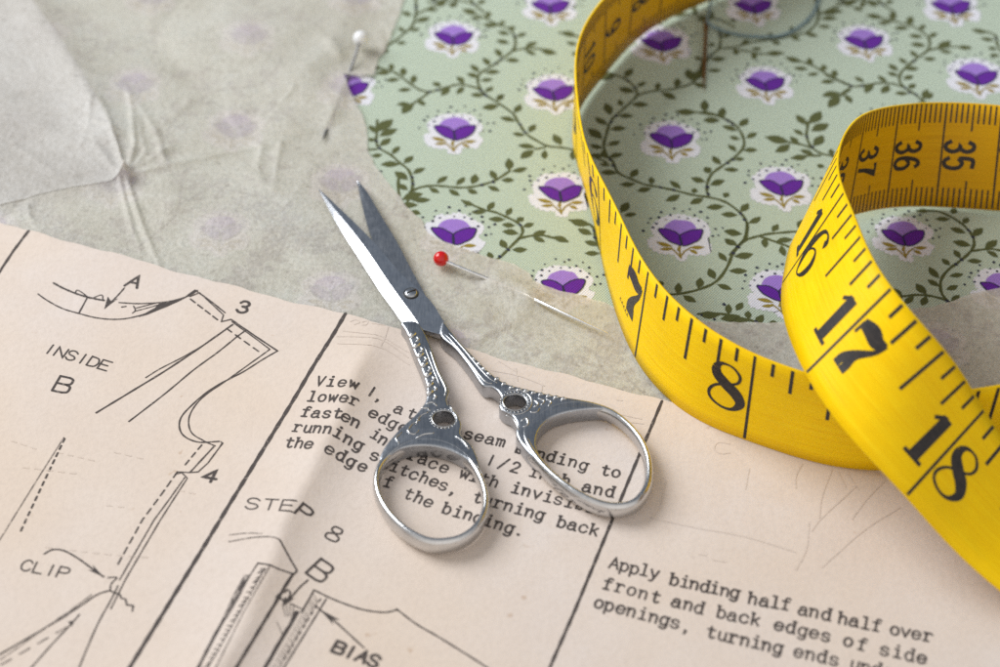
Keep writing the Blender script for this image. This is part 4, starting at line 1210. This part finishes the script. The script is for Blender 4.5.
st.append(([(443.5+11.6*math.cos(a), 418.7+8.3*math.sin(a)) for a in np.linspace(0, 6.28, 30)], .012))
for pts in ([(420, 420), (412, 424), (408, 431), (414, 434), (419, 430)], [(428, 412), (420, 416), (416, 424)], [(402, 432), (396, 438), (399, 443)], [(434, 433), (424, 434), (416, 438)], [(455, 436), (463, 441), (469, 449)], [(449, 405), (454, 412)], [(426, 404), (432, 402), (437, 406)], [(421, 408), (427, 408), (430, 411)]):
    st.append((pts, .017))
trim(st, hl)
st = []
for x, y in ((474, 358.5), (479, 363.5), (484, 368.5), (489, 373.5)):
    st.append(([(x-2, y-1), (x+2, y+1.5)], .022))
for x, y in ((497, 379), (504, 384), (511.5, 387.5), (519, 389.5), (526, 391), (533.5, 392.8), (541, 394.3), (548.5, 396), (556, 397.3), (563.5, 398.8)):
    st.append(([(x-2.2, y+1.4), (x, y-.5), (x+2.8, y)], .026))
for k in range(24):
    a = 2*math.pi*k/24
    st.append(([(514.8+14.2*math.cos(a), 402+10.2*math.sin(a))], .013))
st.append(([(514.8+16.8*math.cos(a), 402+12.2*math.sin(a)) for a in np.linspace(-2.2, 2.6, 26)], .012))
st.append(([(514.8+11.8*math.cos(a), 402+8.4*math.sin(a)) for a in np.linspace(0, 6.28, 30)], .012))
st += [([(445, 334), (456, 346), (470, 363), (484, 380.5), (492, 383.5)], .014), ([(449, 333), (462, 347), (476, 364), (488, 377), (497, 383)], .010),
       ([(505, 415), (514, 420), (519, 430)], .012), ([(521, 421), (526, 418), (528, 424), (523, 427)], .016), ([(534, 400), (538, 404), (534, 407)], .016), ([(538, 398), (544, 401), (541, 405)], .014), ([(546, 399), (551, 402), (548, 406)], .014), ([(530, 412), (536, 412), (540, 408)], .014), ([(520, 440), (527, 447), (534, 455)], .010)]
trim(st, hr)
b = MB()
c = at(411, 293.5, .33)
b.tube([(c[0], c[1], .10), (c[0], c[1], .350)], .108, 24)
b.ball((c[0], c[1], .349), (.108, .108, .032), 0, 24, 10)
b.tube([(c[0]+.119*math.cos(q), c[1]+.119*math.sin(q), .337) for q in np.linspace(0, 2*math.pi, 28, endpoint=False)], .013, 6, 1, True)  # dark ring painted as the shadow line round the screw
b.tube([(c[0]-.075, c[1]-.045, .377), (c[0], c[1], .384), (c[0]+.075, c[1]+.045, .377)], .012, 6, 1)
o = adopt(b.build('pivot_screw', [M['blade_dark'], M['groove_shade']]), sc_root)

# ------------------------------------------------------------------ pins, needle and thread
def pin(label, head_mat, head, zh, path, r, head_r, group, steel_mat='pin_steel'):
    t = thing('dressmaking_pin', label, 'pin', at(head[0], head[1], 0.05), group)
    b = MB(); c_ = at(head[0], head[1], zh)
    b.ball(c_, head_r, 0, 28, 18)
    adopt(b.build('pin_head', [head_mat]), t)
    P = smooth([at(x, y, z) for x, y, z in path], 6)
    n = len(P)
    b = MB(); b.tube(P, [r if i < n-5 else r*max(.25, (n-i)/5) for i in range(n)], 10)
    adopt(b.build('pin_shaft', [M[steel_mat]]), t)
pin('red ball headed steel pin woven through the tissue beside the scissors', M['red_glass'], (441, 258.7), .21, [(444, 261, .20), (468, 271, .16), (484, 277.3, .115), (500, 284, .06), (524, 294, .05), (536, 300.2, .095), (560, 311.5, .15), (608, 333.5, .13)], .032, .135, 'ball headed pins in the tissue')
pin('white ball headed steel pin holding down the far edge of the tissue', M['white_glass'], (361, 38.5), .30, [(359, 44, .28), (354, 60, .16), (349, 74, .07), (346, 82, .02), (340, 98, .0), (331, 122, .0), (327, 130, .06), (322, 141, .11)], .026, .155, 'ball headed pins in the tissue', 'pin_dark')
nd = MB()
P = [at(706.5, 18, .10), at(706, 30, .10), at(705, 55, .08), at(704, 78, .07), at(703.5, 91, .06)]
P = smooth(P, 5)
n = len(P)
nd.tube(P, [(.046, .034) if i < 5 else (.036*max(.15, min(1, (n-1-i)/7.0)), .036*max(.15, min(1, (n-1-i)/7.0))) for i in range(n)], 12)
o = nd.build('sewing_needle', [M['needle_tape_tint']])
tag(o, 'sewing needle painted with the brown reflection of the tape, lying on the printed fabric inside the tape loop', 'needle')
th = MB()
P = [at(722, -60, .05), at(714, -25, .06), at(711, 0, .09), at(708, 14, .13), at(707, 21, .16), at(712, 26, .12), at(722, 30.5, .06), at(738, 34.5, .05), at(756, 36.5, .05), at(778, 36, .05), at(796, 29, .05), at(810, 17, .05), at(817, 4, .05), at(822, -20, .05), at(815, -60, .05), at(780, -90, .05)]
th.tube(smooth(P, 6), .029, 8)
o = th.build('sewing_thread', [M['thread']])
tag(o, 'pale blue thread looped from the needle eye over the printed fabric', 'thread')

# ------------------------------------------------------------------ tape measure
TAPE = """7.076,11.577,0.030,6.681,12.046,1.828;
6.808,11.352,0.030,6.441,11.792,1.842;
6.539,11.128,0.031,6.201,11.538,1.854;
6.269,10.905,0.031,5.960,11.284,1.867;
5.997,10.685,0.031,5.719,11.031,1.878;
5.722,10.467,0.031,5.477,10.778,1.889;
5.445,10.254,0.031,5.235,10.525,1.899;
5.165,10.044,0.030,4.992,10.274,1.908;
4.881,9.840,0.030,4.747,10.023,1.915;
4.594,9.640,0.030,4.502,9.773,1.922;
4.303,9.445,0.030,4.257,9.523,1.927;
4.012,9.250,0.032,4.011,9.274,1.930;
3.724,9.051,0.034,3.767,9.023,1.933;
3.444,8.843,0.037,3.523,8.771,1.934;
3.178,8.617,0.040,3.282,8.517,1.934;
2.929,8.372,0.040,3.045,8.260,1.933;
2.702,8.106,0.038,2.811,8.000,1.931;
2.497,7.821,0.033,2.583,7.735,1.929;
2.311,7.520,0.028,2.364,7.463,1.925;
2.135,7.212,0.022,2.157,7.184,1.922;
1.964,6.902,0.019,1.967,6.893,1.919;
1.797,6.591,0.018,1.800,6.590,1.918;
1.643,6.277,0.019,1.657,6.274,1.919;
1.513,5.955,0.020,1.539,5.948,1.920;
1.419,5.622,0.021,1.449,5.613,1.920;
1.370,5.280,0.021,1.388,5.271,1.920;
1.364,4.935,0.020,1.355,4.925,1.920;
1.393,4.588,0.019,1.345,4.576,1.918;
1.441,4.244,0.019,1.348,4.227,1.916;
1.498,3.900,0.019,1.359,3.878,1.913;
1.557,3.556,0.019,1.374,3.530,1.910;
1.613,3.211,0.019,1.398,3.182,1.907;
1.664,2.866,0.019,1.438,2.836,1.905;
1.708,2.520,0.018,1.498,2.493,1.906;
1.746,2.172,0.017,1.578,2.155,1.909;
1.783,1.824,0.017,1.672,1.821,1.912;
1.824,1.476,0.018,1.772,1.488,1.916;
1.871,1.128,0.020,1.871,1.156,1.919;
1.924,0.780,0.024,1.964,0.823,1.923;
1.984,0.433,0.029,2.053,0.490,1.927;
2.052,0.086,0.035,2.145,0.158,1.932;
2.133,-0.257,0.043,2.247,-0.170,1.938;
2.234,-0.595,0.051,2.365,-0.491,1.944;
2.360,-0.923,0.059,2.504,-0.804,1.950;
2.515,-1.238,0.066,2.665,-1.107,1.956;
2.699,-1.535,0.071,2.849,-1.395,1.961;
2.918,-1.807,0.074,3.055,-1.668,1.964;
3.173,-2.044,0.073,3.282,-1.925,1.966;
3.459,-2.245,0.070,3.530,-2.161,1.967;
3.766,-2.416,0.067,3.798,-2.375,1.966;
4.080,-2.573,0.065,4.086,-2.563,1.966;
4.394,-2.724,0.064,4.390,-2.728,1.965;
4.712,-2.865,0.064,4.706,-2.875,1.964;
5.038,-2.986,0.063,5.030,-3.005,1.963;
5.373,-3.077,0.063,5.361,-3.116,1.962;
5.715,-3.132,0.063,5.699,-3.202,1.962;
6.062,-3.155,0.066,6.041,-3.257,1.963;
6.411,-3.146,0.070,6.388,-3.279,1.965;
6.758,-3.109,0.077,6.735,-3.268,1.970;
7.101,-3.048,0.087,7.081,-3.231,1.978;
7.441,-2.966,0.099,7.424,-3.175,1.987;
7.776,-2.865,0.114,7.766,-3.104,1.998;
8.105,-2.748,0.131,8.104,-3.019,2.011;
8.429,-2.617,0.151,8.437,-2.916,2.027;
8.747,-2.473,0.172,8.762,-2.791,2.046;
9.059,-2.317,0.197,9.075,-2.640,2.069;
9.365,-2.149,0.223,9.373,-2.463,2.097;
9.662,-1.967,0.252,9.653,-2.258,2.130;
9.950,-1.772,0.284,9.910,-2.027,2.166;
10.227,-1.561,0.318,10.143,-1.772,2.204;
10.488,-1.333,0.355,10.350,-1.494,2.242;
10.732,-1.086,0.394,10.528,-1.198,2.278;
10.953,-0.819,0.432,10.678,-0.885,2.310;
11.146,-0.533,0.470,10.797,-0.559,2.336;
11.308,-0.227,0.503,10.886,-0.223,2.354;
11.431,0.095,0.529,10.945,0.120,2.365;
11.510,0.432,0.544,10.973,0.467,2.366;
11.540,0.775,0.545,10.971,0.816,2.357;
11.518,1.118,0.529,10.940,1.162,2.339;
11.442,1.452,0.497,10.878,1.504,2.311;
11.312,1.766,0.449,10.787,1.838,2.273;
11.130,2.052,0.389,10.666,2.161,2.227;
10.903,2.301,0.322,10.514,2.469,2.171;
10.638,2.509,0.252,10.333,2.760,2.107;
10.341,2.674,0.188,10.124,3.029,2.037;
10.022,2.798,0.134,9.889,3.275,1.963;
9.689,2.889,0.092,9.629,3.494,1.887;
9.348,2.957,0.063,9.347,3.684,1.815;
9.004,3.014,0.043,9.044,3.840,1.751;
8.658,3.068,0.028,8.722,3.957,1.705;
8.312,3.118,0.016,8.386,4.026,1.683;
7.966,3.154,0.012,8.044,4.042,1.690;
7.621,3.158,0.025,7.705,4.003,1.724;
7.283,3.114,0.061,7.378,3.912,1.782;
6.962,3.013,0.123,7.071,3.775,1.859;
6.665,2.862,0.206,6.787,3.601,1.952;
6.391,2.673,0.305,6.532,3.394,2.057;
6.132,2.465,0.413,6.314,3.154,2.172;
5.882,2.247,0.525,6.135,2.886,2.293;
5.637,2.024,0.642,5.986,2.598,2.416;
5.406,1.791,0.764,5.857,2.298,2.535;
5.200,1.539,0.888,5.743,1.990,2.650;
5.033,1.261,1.009,5.645,1.675,2.759;
4.908,0.958,1.124,5.561,1.354,2.863;
4.817,0.638,1.230,5.492,1.028,2.963;
4.742,0.312,1.333,5.441,0.698,3.057;
4.672,-0.016,1.436,5.415,0.363,3.141;
4.603,-0.344,1.539,5.417,0.024,3.214;
4.543,-0.674,1.642,5.438,-0.318,3.278;
4.497,-1.005,1.741,5.465,-0.660,3.338;
4.471,-1.341,1.830,5.490,-1.003,3.397;
4.466,-1.680,1.907,5.516,-1.346,3.455;
4.482,-2.022,1.970,5.551,-1.690,3.505;
4.520,-2.364,2.018,5.608,-2.030,3.539;
4.580,-2.704,2.049,5.701,-2.362,3.543;
4.666,-3.040,2.061,5.838,-2.671,3.506;
4.775,-3.370,2.056,6.019,-2.942,3.417;
4.910,-3.690,2.033,6.233,-3.156,3.271;
5.073,-3.994,1.992,6.459,-3.309,3.070;
5.264,-4.273,1.926,6.676,-3.408,2.823;
5.481,-4.521,1.823,6.874,-3.475,2.546;
5.713,-4.733,1.681,7.057,-3.533,2.254;
5.949,-4.913,1.503,7.240,-3.605,1.966;
6.183,-5.073,1.300,7.437,-3.704,1.698;
6.417,-5.226,1.091,7.652,-3.830,1.457;
6.657,-5.386,0.894,7.883,-3.977,1.242;
6.906,-5.560,0.724,8.125,-4.141,1.053;
7.163,-5.748,0.585,8.376,-4.318,0.888;
7.427,-5.947,0.472,8.634,-4.506,0.747;
7.694,-6.152,0.379,8.897,-4.702,0.629;
7.963,-6.361,0.300,9.163,-4.906,0.531;
8.234,-6.573,0.232,9.432,-5.115,0.453;
8.504,-6.787,0.175,9.702,-5.328,0.392;
8.776,-7.003,0.128,9.974,-5.544,0.344;
9.047,-7.220,0.091,10.245,-5.761,0.307;
9.319,-7.439,0.064,10.517,-5.980,0.280;
9.590,-7.659,0.046,10.788,-6.200,0.260;
9.861,-7.880,0.036,11.060,-6.421,0.245;
10.132,-8.102,0.032,11.331,-6.642,0.235;
10.403,-8.324,0.031,11.602,-6.863,0.228;
10.673,-8.546,0.034,11.873,-7.085,0.223"""
st_ = np.array([[float(v) for v in r.split(',')] for r in TAPE.split(';')])
T0, TS = 3.0, 0.35
st_[:, 2] += .045; st_[:, 5] += .045
def tape_edge(s):
    f = (s-T0)/TS
    f = min(max(f, 0), len(st_)-1.001)
    i = int(f); t = f-i
    p0, p1, p2, p3 = st_[max(i-1, 0)], st_[i], st_[i+1], st_[min(i+2, len(st_)-1)]
    q = 0.5*((2*p1)+(p2-p0)*t+(2*p0-5*p1+4*p2-p3)*t*t+(3*p1-p0-3*p2+p3)*t**3)
    return q[:3], q[3:]
TW, TH = 1.9, .034
def tape_pt(s, v, off=0.0):
    """v: cm from the lower edge; off: cm out of the inch face"""
    b_, t_ = tape_edge(s)
    b0, t0 = tape_edge(s-.02); b1, t1 = tape_edge(s+.02)
    k = v/TW
    ds_ = (b1-b0)*(1-k)+(t1-t0)*k
    n_ = np.cross(ds_, t_-b_)
    n_ = n_/np.linalg.norm(n_)
    return b_+(t_-b_)*k+n_*off
sgn = 1.0 if (tape_pt(43.2, .95, .1)-tape_pt(43.2, .95))@(CAM-tape_pt(43.2, .95)) > 0 else -1.0
tp = MB()
ss = np.arange(T0+.05, 51.6, .07)
vv = np.linspace(0, TW, 9)
UVS = []
nv_ = len(vv)
for side in (1, -1):
    V = [tape_pt(s_, v, sgn*side*TH/2) for s_ in ss for v in vv]
    F = []
    for i in range(len(ss)-1):
        for k in range(nv_-1):
            q = (i*nv_+k, (i+1)*nv_+k, (i+1)*nv_+k+1, i*nv_+k+1)
            F.append(q if side*sgn > 0 else q[::-1])
    tp.add(V, F, 0 if side > 0 else 1)
    UVS += [(s_, v) for s_ in ss for v in vv]
nb = len(ss)*nv_
for k in (0, nv_-1):
    for i in range(len(ss)-1):
        a, b2 = i*nv_+k, (i+1)*nv_+k
        q = [a, b2, b2+nb, a+nb]
        tp.f.append(q if k else q[::-1]); tp.m.append(0)
def front(e=.004, side=1):
    def f(s_, v):
        UVS.append((s_, v))
        return tape_pt(s_, v, side*sgn*(TH/2+e))
    return f
def back(e=.004):
    return front(e, -1)
def tmark(pts, w, fn, curve=False):
    P = smooth(pts, 5) if curve else pts
    if isinstance(w, list) and curve:
        w = [float(x[0]) for x in smooth([np.array([q]) for q in w], 5)]
    elif not curve:
        Q = dens(P, .08)
        P = Q
    tp.ribbon(P, w, fn, 2, cap=False)
# numerals with thick and thin strokes: (x, y, weight) in a box 0.62 wide, 0.85 high
NUM = {
 '1': [([(0, .02), (0, .85)], .19), ([(-.19, .035), (.19, .035)], .06), ([(-.20, .70), (-.08, .80), (0, .84)], .06)],
 '6': [([(.17, .70), (.22, .77), (.08, .85), (-.12, .78), (-.25, .50), (-.24, .22), (-.08, .01), (.10, .02), (.25, .18), (.25, .36), (.08, .50), (-.12, .44), (-.22, .30)], [.13, .10, .035, .08, .16, .14, .04, .04, .14, .13, .04, .035, .03])],
 '7': [([(-.27, .58), (-.26, .80)], .05), ([(-.27, .775), (-.05, .79), (.12, .75), (.28, .80)], [.15, .24, .21, .10]), ([(.28, .82), (.22, .62), (.04, .38), (-.02, .20), (-.03, .04)], [.05, .07, .14, .26, .27])],
 '9': [([(-.17, .15), (-.22, .08), (-.08, 0), (.12, .07), (.25, .35), (.24, .63), (.08, .84), (-.10, .83), (-.25, .67), (-.25, .49), (-.08, .35), (.12, .41), (.22, .55)], [.13, .10, .035, .08, .16, .14, .04, .04, .14, .13, .04, .035, .03])],
 '5': [([(.2, .84), (-.17, .84)], .11), ([(-.19, .86), (-.22, .47)], .035), ([(-.22, .47), (-.02, .53), (.22, .42), (.24, .18), (.05, .01), (-.15, .03), (-.22, .14)], [.03, .04, .12, .17, .05, .05, .13])],
 '4': [([(.10, .0), (.10, .85)], .15), ([(.10, .85), (-.27, .26), (.28, .26)], .04)],
 '3': [([(-.2, .70), (-.1, .84), (.12, .82), (.20, .65), (.05, .48), (-.06, .47)], [.12, .04, .08, .15, .06, .03]), ([(-.06, .47), (.12, .43), (.24, .22), (.08, .01), (-.14, .03), (-.22, .16)], [.03, .07, .17, .05, .05, .14])],
 '2': [([(-.2, .62), (-.15, .80), (.06, .85), (.22, .66), (.08, .40), (-.22, .06)], [.13, .06, .05, .17, .09, .04]), ([(-.22, .07), (.24, .07)], .14)],
 '0': [([(0, .85), (-.24, .6), (-.24, .25), (0, 0), (.24, .25), (.24, .6), (0, .85)], [.035, .14, .14, .035, .14, .14, .035])],
}
P8 = [(-.20, .70), (-.17, .58), (-.02, .47), (.16, .36), (.25, .20), (.15, .04), (-.03, 0), (-.22, .07), (-.27, .20), (-.18, .36), (.02, .48), (.17, .58), (.20, .72), (.10, .83), (-.02, .85), (-.14, .81)]
W8 = [.13, .17, .185, .185, .14, .06, .04, .045, .05, .04, .035, .04, .05, .04, .035, .06]
P8 = [(float(q[0]), float(q[1])) for q in smooth(P8, 5, True)]; P8.append(P8[0])
W8 = [float(q[0]) for q in smooth([np.array([z]) for z in W8], 5, True)]; W8.append(W8[0])
def numeral(ch, s0, v0, fn, sc_=1.0):
    """upright across the tape, read along it"""
    if ch == '8':
        tp.ribbon([(s0+x*sc_, v0+y*sc_) for x, y in P8], [w*sc_*1.12 for w in W8], fn, 2, cap=False)
        return
    for pts, w in NUM[ch]:
        w = [z*1.12 for z in w] if isinstance(w, list) else w*1.1
        q = [(s0+x*sc_, v0+y*sc_) for x, y in pts]
        if isinstance(w, list):
            tmark(q, [z*sc_ for z in w], fn, True)
        elif len(q) > 2:
            tmark(q, w*sc_, fn, True)
        else:
            tmark(q, w*sc_, fn)
for n_ in range(2, 21):
    S0 = 2.54*n_
    if S0 > 51.2: break
    tmark([(S0, .03), (S0, TW-.02)], .050, front())
    txt = str(n_)
    if len(txt) == 1:
        numeral(txt, S0-.42, .52, front(.0045), 1.08)
    else:
        numeral(txt[0], S0-.35, .46, front(.0045), 1.0)
        numeral(txt[1], S0+.36, .46, front(.0045), 1.0)
    for k in range(1, 8):
        s_ = S0+2.54*k/8
        if s_ > 51.3: break
        L = {4: .88, 2: .54, 6: .54}.get(k, .31)
        tmark([(s_, TW-.03), (s_, TW-L)], .060, front())
# tiny maker's lettering between 6 and 7: too small to read, so only its strokes
for k in range(5):
    s_ = 2.54*6.62+.10*k
    tmark([(s_, .46), (s_+.03, .53)], .014, front()); tmark([(s_+.05, .46), (s_+.05, .54)], .012, front())
SANS = {
 '0': [[(0, 1), (-.36, .8), (-.38, .2), (0, 0), (.38, .2), (.36, .8), (0, 1)]],
 '1': [[(0, 0), (0, 1), (-.3, .75)]],
 '2': [[(-.36, .75), (-.2, .98), (.15, 1), (.36, .75), (.2, .45), (-.38, 0), (.4, 0)]],
 '3': [[(-.36, .8), (-.15, 1), (.2, .97), (.35, .75), (.18, .55), (-.05, .52), (.22, .47), (.38, .25), (.2, .02), (-.15, 0), (-.38, .2)]],
 '4': [[(.2, 0), (.2, 1), (-.4, .3), (.42, .3)]],
 '5': [[(.35, 1), (-.28, 1), (-.34, .55), (0, .64), (.32, .52), (.38, .25), (.2, .02), (-.15, 0), (-.38, .18)]],
 '6': [[(.32, .85), (.1, 1), (-.2, .9), (-.38, .5), (-.34, .15), (0, 0), (.34, .12), (.36, .42), (.05, .6), (-.3, .48), (-.38, .35)]],
 '7': [[(-.38, 1), (.38, 1), (.0, .4), (-.1, 0)]],
 '8': [[(0, .54), (-.32, .72), (-.25, .96), (0, 1), (.25, .96), (.32, .72), (0, .54), (-.38, .3), (-.28, .03), (0, 0), (.28, .03), (.38, .3), (0, .54)]],
 '9': [[(-.32, .15), (-.1, 0), (.2, .1), (.38, .5), (.34, .85), (0, 1), (-.34, .88), (-.36, .58), (-.05, .4), (.3, .52), (.38, .65)]],
}
def cm_at(c_):
    return c_+float(np.interp(c_, [12, 30], [1.0, 0.0]))
for c_ in range(3, 51):
    S0 = cm_at(c_)
    if S0 < 3.3 or S0 > 51: continue
    tmark([(S0, .03), (S0, TW-.02)], .034, back())
    txt = str(c_)
    hgt, wid = .50, .25
    top = TW/2+.02+(len(txt)*.29)/2-.145
    for q, ch in enumerate(txt):
        vc = top-q*.30
        # the figure stands along the tape: its top towards the smaller numbers, read from edge to edge
        for pl_ in SANS[ch]:
            pts = smooth([np.array(p) for p in pl_], 4) if ch not in '147' else [np.array(p) for p in pl_]
            tp.ribbon([(S0-.07-p[1]*hgt, vc-p[0]*wid) for p in pts], .074, back(.0045), 2, cap=False)
    nx_ = cm_at(c_+1)-S0
    for k in range(1, 10):
        s_ = S0+nx_*k/10
        L = .50 if k == 5 else .36
        tmark([(s_, TW-.02), (s_, TW-L)], .030, back())
        tmark([(s_, .02), (s_, L)], .030, back())
o = tp.build('tape_measure', [M['tape'], M['tape_back'], M['tape_ink']])
ul = o.data.uv_layers.new(name='UVMap')
flat_uv = np.zeros((len(o.data.loops), 2), np.float32)
vi = np.zeros(len(o.data.loops), np.int32)
o.data.loops.foreach_get('vertex_index', vi)
UVA = np.zeros((len(o.data.vertices), 2), np.float32)
UVA[:len(UVS)] = np.array(UVS, np.float32)
ul.data.foreach_set('uv', UVA[vi].ravel())
tag(o, 'yellow tape measure standing on edge in two coils with inch and centimetre scales', 'tape measure')
